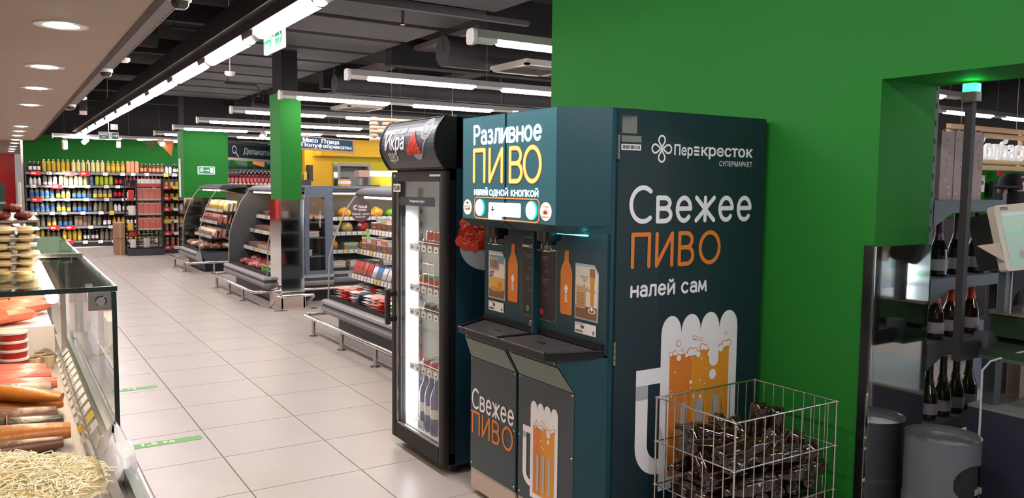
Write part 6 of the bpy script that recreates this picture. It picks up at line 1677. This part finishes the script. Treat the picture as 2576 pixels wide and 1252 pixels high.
# crumpled plastic bag hanging on the front rail
bg = B(); rg = random.Random(5); n, K = 16, 9; P = []
for i in range(K + 1):
    u = i / K
    for j in range(n):
        a = 2 * math.pi * j / n; r = (.004 + .078 * math.sin(math.pi * (u * .80 + .02))) * (1 + .16 * rg.uniform(-1, 1))
        P.append((r * .55 * math.cos(a), r * 1.25 * math.sin(a), -.17 * u + .015 * rg.uniform(-1, 1)))
bg.faces(P, [(i * n + j, i * n + (j + 1) % n, (i + 1) * n + (j + 1) % n, (i + 1) * n + j)[::-1] for i in range(K) for j in range(n)], M('milky plastic bag', (226, 222, 222), .3), True)
bg.v = [(x * 1.25, y * 1.3, z * 1.15) for x, y, z in bg.v]
tag(bg.build('plastic_bag', None, (.245, 2.46, .885)), 'crumpled milky plastic bag hanging over the front edge of the deli counter', 'bag')
# clear pastry boxes stacked on the glass shelf
m_past = M('beige pastry', (244, 204, 152), .6, noise=.12, scale=30)
bx = B(); bx.bbox(-.10, .10, -.10, .10, .0125, .0140, M('box rim', (240, 226, 208), .3), .015, 'z', 2); bx.bbox(-.092, .092, -.092, .092, 0, .0255, m_glass, .02, 'z', 2)
bxm = bx.mesh('pastry_box')
ball = B()
for i in range(3):
    for j in range(3):
        ball.lathe([(0, .001), (.02, .003), (.027, .011), (.02, .0205), (0, .0245)], m_past, (-.06 + i * .06, -.06 + j * .06, 0), 9)
bm_ = ball.mesh('pastry')
for s_, (x, y) in enumerate(((.0, 3.08), (-.215, 3.10))):
    for k in range(6):
        o = tag(inst('pastry_box', bxm, (x + .004 * ((k * 7) % 3 - 1), y, 1.2725 + k * .0262), None, (0, 0, .05 * ((k * 5) % 3 - 1))), '%s clear box of beige pastries in the stack %s' % (('lowest', 'second', 'third', 'fourth', 'fifth', 'topmost')[k], ('nearer the aisle', 'farther from the aisle')[s_]), 'pastry box', 'pastry boxes on the glass shelf')
        inst('pastry', bm_, (0, 0, 0), o)
# third counter with stands and dried goods
T3 = thing('deli_counter', 'third deli counter with a glass rim, dark card and dried goods on it', 'counter', (-.3, 7.3, 0))
W(B().box(-1.2, .20, 6.5, 8.2, .05, 1.1, m_plinth).box(-1.2, .22, 6.45, 8.25, 1.285, 1.30, m_steel), 'body', T3)
W(B().box(.18, .20, 6.47, 8.2, 1.1, 1.285, m_glassg).box(-1.1, .2, 6.47, 6.48, 1.1, 1.285, m_glassg), 'rim_glass', T3)
tag(B().box(-.12, .03, -.01, .01, 0, .25, M('dark green card', (52, 70, 60), .5)).box(-.13, -.12, -.012, .012, 0, .27, m_white).box(-.12, .03, -.012, -.01, .10, .115, m_gprint).build('menu_card', None, (.0, 7.0, 1.30)), 'dark green menu card with white rim on the third counter', 'card')
tag(B().bbox(-.015, .015, -.02, .02, 0, .26, M('milky acrylic', (214, 208, 204), .3), .008, 'z').build('acrylic_holder', None, (.115, 6.9, 1.30)), 'slim clear acrylic holder on the third counter', 'holder')
dg = lump(.06, .06, .03, M('dried brown goods', (120, 56, 40), .4, noise=.4, scale=30), 51)
for k, (x, y, z) in enumerate(((.13, 6.6, 1.30), (.0, 6.6, 1.30), (.07, 6.62, 1.35), (-.13, 6.6, 1.3))): tag(inst('dried_goods_pack', dg, (x, y, z)), 'brown wrapped dried goods pack on the third counter', 'pack', 'dried goods on the third counter')

# ================================================================== through the opening: rack, kiosk, bin
# mirror steel cladding around the wall end
cl = B().box(3.045, WX + .40, 1.972, 1.984, .0, 1.335, m_mirror)
T = thing('steel_cladding', 'mirror steel cladding on the end of the green wall below eye height', 'cladding', (3.25, 1.98, 0))
W(cl, 'front_sheet', T)
W(B().box(3.046, 3.059, 1.98, 2.022, 0, 1.338, M('dark steel sheet', (70, 72, 74), .2, .9)), 'side_sheet', T)
W(B().box(3.042, 3.050, 1.967, 1.975, 0, 1.336, m_chrome), 'corner_strip', T)
m_anth = M('anthracite rack', (62, 68, 74), .5)
T = thing('wine_rack', 'anthracite metal wine rack standing behind the end of the green wall', 'rack', (3.9, 2.25, 0))
for x, y in ((3.585, 2.055), (4.235, 2.055), (3.585, 2.44), (4.235, 2.44)):
    ht = 2.15 if x < 4 else 1.56
    b = B().box(x - .02, x + .02, y - .003, y + .003, 0, ht, m_anth).box(x - .02, x - .016, y, y + .035, 0, ht, m_anth)
    for k in range(26 if x < 4 else 18): b.box(x - .006, x + .004, y - .0035, y - .0025, .1 + k * .08, .125 + k * .08, m_rubber)
    W(b, 'upright', T)
RZ_ = (1.525, 1.16, .855, .46, .12)
for z in RZ_:
    W(B().box(3.59, 4.235, 2.06, 2.44, z - .012, z, m_anth), 'shelf', T)
    b = B().box(3.605, 4.225, 2.05, 2.056, z - .055, z, m_anth)
    b.prism([(3.605, 2.049, z - .005), (3.76, 2.049, z - .005), (3.84, 2.049, z - .055), (3.76, 2.049, z - .06), (3.605, 2.049, z - .125)], (0, .004, 0), m_anth)
    W(b, 'front_beam', T)
m_mauve = M('mauve gift box', (158, 132, 130), .6, noise=.04, scale=10); m_mdark = M('gift box mark', (112, 92, 94), .6); m_mlight = M('gift box light mark', (206, 190, 186), .6)
for k, x in enumerate((3.80, 3.92, 4.065)):
    b = B().box(-.056, .056, -.05, .05, 0, .325, m_mauve)
    b.tube([(-.056 + .112 * q / 8, -.05, .325 + .014 * math.sin(math.pi * q / 8)) for q in range(9)], .003, m_mauve, 5)
    f = Face((0, -.05, 0), (1, 0, 0), (0, 0, 1)); rg = random.Random(k)
    for q in range(9):
        px, pz = rg.uniform(-.04, .04), .03 + q * .032
        f.poly(b, [(px - .007, pz), (px, pz - .007), (px + .007, pz), (px, pz + .007)], (m_mdark, m_mlight)[q < 3], .001)
    tag(inst('gift_box', b.mesh('gift_box'), (x, 2.16, 1.525)), 'tall mauve wine gift box on the rack top shelf, %s from the green wall' % ('first', 'second', 'third', 'fourth')[k], 'gift box', 'mauve gift boxes on the wine rack')
wb_ = lambda g, foil: B().lathe([(0, 0), (.040, 0), (.043, .01), (.043, .10), (.039, .13), (.024, .172, foil), (.0245, .173, foil), (.018, .205, foil), (.0165, .30, foil), (0, .30)], g, n=16)
g_wine = G('black wine glass', (16, 12, 14), .08); g_wine2 = G('brown wine glass', (40, 24, 12), .08); g_wine3 = G('olive wine glass', (36, 34, 14), .08)
m_foilp, m_foilr = M('purple foil', (58, 34, 60), .35), M('orange red foil', (196, 66, 38), .4)
for q, (z, g, fo, xs, nm) in enumerate(((1.16, g_wine, m_foilp, (3.80, 3.96, 4.14), 'black wine bottle with purple foil on the rack'), (.855, g_wine2, m_foilr, (3.80, 3.94, 4.12), 'brown wine bottle with orange foil on the rack'), (.46, g_wine3, g_wine3, (3.78, 3.90, 4.02, 4.14), 'olive wine bottle on the low rack shelf'))):
    me = wb_(g, fo).mesh('wine_bottle'); lm_ = B().lathe([(.0435, .028), (.0435, .082)], M('wine label', (150, 148, 158), .5), n=16).mesh('label')
    for k, x in enumerate(xs):
        o = tag(inst('wine_bottle', me, (x, 2.13, z)), nm + ', %s from the green wall' % ('first', 'second', 'third', 'fourth')[k], 'wine bottle', 'wine bottles on the rack'); inst('label', lm_, (0, 0, 0), o)
# kiosk: pole with green lamp, screen, weighing shelf
T = thing('checkout_kiosk', 'dark self-checkout kiosk with tilted screen, green-trimmed scale and green lamp on a pole', 'kiosk', (3.9, 1.7, 0))
W(B().box(3.66, 4.4, 1.2, 1.88, 0, .60, M('navy cabinet', (42, 46, 62), .5)).box(3.66, 4.4, 1.2, 1.88, .60, .612, m_pale), 'cabinet', T)
W(B().box(3.72, 3.78, 1.80, 1.86, .6, 1.0, m_anth).box(3.95, 4.35, 1.80, 1.86, .61, .9, M('beige board', (176, 150, 140), .6)), 'back_column', T)
m_grass = M('green felt', (22, 52, 24), .9, noise=.3, scale=120)
W(B().box(3.5, 4.4, 1.45, 1.84, .875, .90, m_grass).box(3.5, 4.4, 1.45, 1.84, .86, .875, m_anth), 'felt_shelf', T)
W(B().box(3.70, 4.4, 1.45, 1.82, .93, 1.028, m_grass).box(3.69, 4.4, 1.44, 1.83, 1.028, 1.045, m_steel).box(3.74, 4.4, 1.48, 1.80, .90, .93, m_rubber), 'scale', T)
W(B().bbox(3.52, 3.585, 1.74, 1.80, .90, .965, m_anth, .004, 'z'), 'small_box', T)
W(B().box(3.345, 3.375, 1.765, 1.795, .93, 1.93, m_blackm).box(3.345, 3.52, 1.765, 1.795, .86, .93, m_blackm), 'pole', T)
b = B().bbox(3.33, 3.39, 1.75, 1.81, 1.935, 1.972, M('lamp grey', (150, 150, 140), .4), .012, 'z'); W(b, 'lamp_base', T)
b = B().bbox(3.332, 3.388, 1.752, 1.808, 1.972, 2.006, M('green signal lamp', (40, 240, 110), .3, emit=5.0), .014, 'z'); W(b, 'signal_lamp', T)
W(B().box(3.60, 3.66, 1.72, 1.75, 1.045, 1.30, m_anth).box(3.64, 3.648, 1.715, 1.72, 1.045, 1.30, m_ctrim), 'screen_stand', T)
# screen: tilted box with a lit face towards the camera
scn = bpy.data.objects.new('screen', None)
fr_ = B().bbox(-.19, .19, -.02, .02, -.14, .14, M('screen bezel', (206, 198, 184), .45), .015, 'y')
so_ = W(fr_, 'screen', T); so_.location = (3.70 - 3.9, 1.66 - 1.7, 1.385); so_.rotation_euler = (math.radians(-14), math.radians(-5), math.radians(-22))
f = Face((0, -.02, 0), (1, 0, 0), (0, 0, 1)); b = B()
m_scr = M('kiosk display', (150, 182, 166), .3, emit=.12); m_scr2 = M('kiosk display green', (120, 176, 140), .3, emit=.25); m_scr3 = M('kiosk display grey', (140, 130, 136), .3, emit=.2)
f.poly(b, rrect(0, -.01, .33, .235, .004), m_scr, .001); f.rect(b, -.16, .16, .092, .104, M('kiosk bar', (150, 170, 170), .3, emit=.25), .002)
for i in range(3):
    for j in range(4): f.rect(b, -.07 + i * .03, -.045 + i * .03, -.03 + j * .024, -.01 + j * .024, m_scr2, .002)
f.rect(b, -.15, -.085, .02, .04, m_scr2, .002); f.line(b, arc(.10, .0, .04, .05, 0, 360, 20), .012, M('kiosk teal', (90, 160, 170), .3, emit=.25), .002, False)
for i in range(4): f.oval(b, -.10 + i * .04, -.075, .014, .018, m_scr3, .002)
f.text(b, 'ЕПО', -.16, -.125, .117, .13, m_ink, .002, bold=.02)
dsp = b.build('display', so_)
hb_ = B().bbox(-.17, .17, .02, .16, -.12, .12, m_blackm, .03, 'x'); hb_.build('housing', so_)
b = B(); b.prism([(-.30, -.015, -.02), (-.20, -.022, -.018), (-.19, -.022, -.10)], (0, .004, 0), m_plinth); b.build('paper_flap', so_)
tag(B().tube([(3.80, 1.86 - .40, .905), (3.66, 1.55, .915), (3.56, 1.62, .905), (3.47, 1.70, .86), (3.45, 1.72, .82), (3.455, 1.72, .6), (3.45, 1.72, .02)], .0045, m_gprint, 6).build('power_cable'), 'white power cable hanging from the felt shelf of the kiosk', 'cable')
# grey waste bin with a cut-out mouth
T = thing('waste_bin', 'grey round metal waste bin with a cut-out mouth in front of the steel cladding', 'waste bin', (3.33, 1.805, 0))
m_bin = M('grey bin metal', (104, 110, 118), .42, .25); n = 160; rB = .145
b = B(); zs = [0, .14, .245, .25, .258, .265, .27, .29] + [.29 + .003 * q for q in range(1, 57)] + [.48, .54]
def inmouth(a, z):     # mouth looks to the camera and right
    d = (a - math.radians(262) + math.pi) % (2 * math.pi) - math.pi
    return (d / .62) ** 2 + ((z - .375) / .075) ** 2 < 1 or (0 <= d < .75 and .345 < z < .44)
rr = lambda z: rB * (1.03 if .245 <= z <= .27 else 1)
for i in range(len(zs) - 1):
    for j in range(n):
        a0, a1 = 2 * math.pi * j / n, 2 * math.pi * (j + 1) / n
        if .29 < zs[i] < .46 and inmouth((a0 + a1) / 2, (zs[i] + zs[i + 1]) / 2): continue
        P = [(rr(z) * math.cos(a), rr(z) * math.sin(a), z) for z, a in ((zs[i], a0), (zs[i], a1), (zs[i + 1], a1), (zs[i + 1], a0))]
        b.faces(P, [(0, 1, 2, 3)], m_bin, True)
b.build('shell', T)
B().lathe([(0, .02), (rB * .94, .02), (rB * .94, .47), (rB, .48)], m_rubber, n=32).build('inner_liner', T)
B().lathe([(rB * .98, .54), (rB * 1.01, .543), (rB * 1.01, .535), (rB * .97, .532), (rB * .96, .515), (0, .512)], M('bin tray', (130, 136, 140), .3, .7), n=40).build('top_tray', T)
B().lathe([(rB * 1.015, .262), (rB * 1.02, .266), (rB * 1.015, .27)], m_chrome, n=40).build('seam', T)
tag(B().box(-.03, .03, -.02, .02, 0, .025, M('crumpled paper', (150, 152, 150), .6)).build('litter', None, (3.37, 1.69, .315)), 'scrap of grey paper in the mouth of the waste bin', 'litter')

# ================================================================== next hall behind the rack
t = thing('hanging_sign', 'wooden slat sign reading Колбасы in the next hall', 'sign', (7.2, 4.0, 1.82))
sm = B().bbox(0, 1.45, -.02, .02, 0, .045, m_wood, .004, 'x', 1).mesh('slat')
for z in (-.06, .0, .24, .30): inst('slat', sm, (0, 0, z), t)
for x in (.05, 1.35): B().box(x, x + .05, .02, .05, -.06, .35, m_wood).build('batten', t)
f = Face((0, -.02, 0), (1, 0, 0), (0, 0, 1)); b = B(); f.text(b, 'Колбасы', .40, 1.40, .035, .235, m_slet, .004, bold=.015, depth=.03); b.build('lettering', t)
for x in (.2, 1.2): B().box(x, x + .004, -.002, .002, .345, 1.8, m_lhouse).build('suspension_wire', t)
t = thing('meat_stall', 'sausage stall below the slat sign with blue poster and price boards', 'stall', (8.2, 4.2, 0))
B().box(-.9, 1.3, .15, .2, 0, 1.8, m_green).build('back_wall', t); B().box(-.9, 1.3, -.1, .15, 0, 1.3, m_gpanel).build('counter', t)
B().box(-.52, -.02, .10, .13, 1.5, 1.78, M('poster blue', (52, 130, 196), .5)).build('poster', t)
b = B(); f = Face((0, .10, 0), (1, 0, 0), (0, 0, 1))
f.oval(b, -.20, 1.60, .09, .06, M('poster yellow', (240, 206, 40), .5), .004); f.oval(b, -.14, 1.69, .06, .05, MATS['poster yellow'], .0045); f.oval(b, -.34, 1.66, .05, .06, M('poster orange', (226, 150, 50), .5), .004); b.build('poster_print', t)
b = B().box(.05, .22, .08, .10, 1.55, 1.72, m_tag); f.text(b, '1099', .08, .19, 1.62, 1.665, m_ink, .025, bold=.03); b.build('price_board', t)
B().box(.34, .5, .06, .1, 1.5, 1.66, M('dark board', (44, 54, 62), .5)).box(.42, .50, .05, .06, 1.72, 1.78, m_tagr).build('dark_board', t)
t, ax = spot(7.9, 3.4, 2.25, (.5, .4, -.8), .07, .17, 'spotlight on the rail of the next hall', False)
tag(B().box(0, 1.6, -.05, .05, 0, .04, m_lhouse).build('spot_rail', None, (7.1, 3.4, 2.55)), 'grey spot rail in the next hall', 'rail')
for k, (y, z, mm, nm) in enumerate(((3.1, .55, M('lilac freezer', (120, 124, 160), .4), 'lilac'), (2.75, .75, M('brown freezer', (130, 112, 104), .4), 'brown grey'))):
    T = thing('freezer_island', '%s chest freezer island in the next hall' % nm, 'freezer', (7.0 + k * 1.6, y, 0))
    B().bbox(-.5, .9, -.5, .3, 0, z, mm, .06, 'z').build('tub', T); B().box(-.5, .9, -.5, .3, z, z + .02, m_glassg).build('glass_lid', T)
    for q in range(3): B().bbox(-.4 + q * .42, -.08 + q * .42, -.4, .1, z + .021, z + .05, (p_lime, p_yel, p_white)[(q + k) % 3], .03, 'z').build('frozen_pack', T)

# person in black with a cap, seen over the rack
T = thing('person', 'person in black clothes and a black cap standing with the back to the rack', 'person', (6.0, 2.86, 0))
m_cloth = M('black clothes', (14, 14, 17), .8); m_skin = M('skin', (196, 146, 122), .5)
me = bpy.data.meshes.new('body')
V = [(0, 0, .95), (0, 0, 1.12), (0, -.01, 1.32), (0, 0, 1.43), (0, .0, 1.50), (0, .0, 1.565), (0, 0, 1.62),
     (.10, 0, .90), (.105, .0, .50), (.105, .02, .09), (.11, -.10, .04), (-.10, 0, .90), (-.105, .0, .50), (-.105, .02, .09), (-.11, -.10, .04),
     (.19, 0, 1.40), (.25, .0, 1.14), (.24, -.10, .92), (.23, -.14, .84), (-.19, 0, 1.40), (-.25, .0, 1.14), (-.24, -.10, .92), (-.23, -.14, .84)]
Ed = [(0, 1), (1, 2), (2, 3), (3, 4), (4, 5), (5, 6), (0, 7), (7, 8), (8, 9), (9, 10), (0, 11), (11, 12), (12, 13), (13, 14), (3, 15), (15, 16), (16, 17), (17, 18), (3, 19), (19, 20), (20, 21), (21, 22)]
Rd = [.15, .15, .17, .13, .055, .085, .085, .10, .075, .05, .045, .10, .075, .05, .045, .075, .055, .045, .04, .075, .055, .045, .04]
me.from_pydata(V, Ed, [])
bo = bpy.data.objects.new('body', me); C.objects.link(bo); bo.parent = T
sk = bo.modifiers.new('skin', 'SKIN'); bo.modifiers.new('sub', 'SUBSURF').levels = 1
for v, r in zip(me.skin_vertices[0].data, Rd): v.radius = (r, r * .8)
me.skin_vertices[0].data[0].use_root = True
me.materials.append(m_cloth)
hd_ = B().lathe([(0, -.115), (.045, -.11), (.072, -.07), (.082, -.01), (.084, .04), (.07, .09), (.035, .115), (0, .12)], m_skin, n=16).build('head', T); hd_.location = (0, 0, 1.575); hd_.scale = (.95, 1.12, 1)
cap = B().lathe([(.0905, .0), (.092, .03), (.084, .08), (.05, .115), (0, .125)], m_cloth, n=18)
cap.prism([(-.19, -.05, .01), (-.06, -.085, .02), (-.06, .085, .02), (-.19, .05, .01)], (0, 0, .012), m_cloth)
cp_ = cap.build('cap', T); cp_.location = (0, 0, 1.575)
hr_ = B().lathe([(.13, -.15), (.115, -.10), (.10, -.06), (.098, -.02), (.094, .01)], m_cloth, n=18).build('hood', T); hr_.location = (.016, .0, 1.575)
f_ = B().lathe([(0, 0), (.012, .004), (.01, .03), (0, .035)], m_skin, n=8).build('nose', T); f_.location = (-.088, 0, 1.55)

# lit glass-door freezer across the hall: the polished cladding mirrors it
T = thing('upright_freezer', 'upright glass-door freezer with cool light across the hall, mirrored in the steel cladding', 'freezer', (7.5, -.4, 0))
W(B().box(7.9, 8.0, -1.6, .8, 0, 2.0, m_white).box(7.1, 8.0, -1.6, .8, 0, .35, m_white).box(7.1, 8.0, -1.6, .8, 1.9, 2.05, m_white).box(7.1, 8.0, -1.6, -1.55, .35, 1.9, m_white).box(7.1, 8.0, .75, .8, .35, 1.9, m_white), 'cabinet', T)
for k in range(5):
    W(B().bbox(7.06, 7.12, -1.62 + k * .6, -1.56 + k * .6, .35, 1.9, M('freezer frame', (70, 120, 170), .3), .01, 'z'), 'door_frame', T)
    W(B().box(7.14, 7.17, -1.55 + k * .59, -1.53 + k * .59, .4, 1.85, M('freezer led', (220, 240, 255), .4, emit=20.0)), 'lamp_tube', T)
for z in (.7, 1.05, 1.4, 1.7): W(B().box(7.15, 7.9, -1.55, .75, z - .02, z, m_glassg).box(7.13, 7.15, -1.55, .75, z - .03, z + .02, m_white), 'shelf', T)
rg = random.Random(2); fm = [pillow(.2, .16, .05, a_, b_) for a_, b_ in ((p_blue, p_white), (p_cream, p_orange), (p_green, p_lime), (p_white, p_red))]
for z, nm in ((.355, 'lowest level'), (.70, 'second level'), (1.05, 'third level'), (1.40, 'fourth level')):
    for i in range(10):
        for k in range(3):
            kk = rg.randrange(4)
            tag(inst('frozen_pack', fm[kk], (7.32, -1.42 + i * .225, z + k * .052), None, (0, 0, 1.57)), ('blue and white', 'cream and orange', 'green', 'white and red')[kk] + ' frozen pack on the %s of the upright freezer' % nm, 'frozen pack', 'frozen packs in the upright freezer')
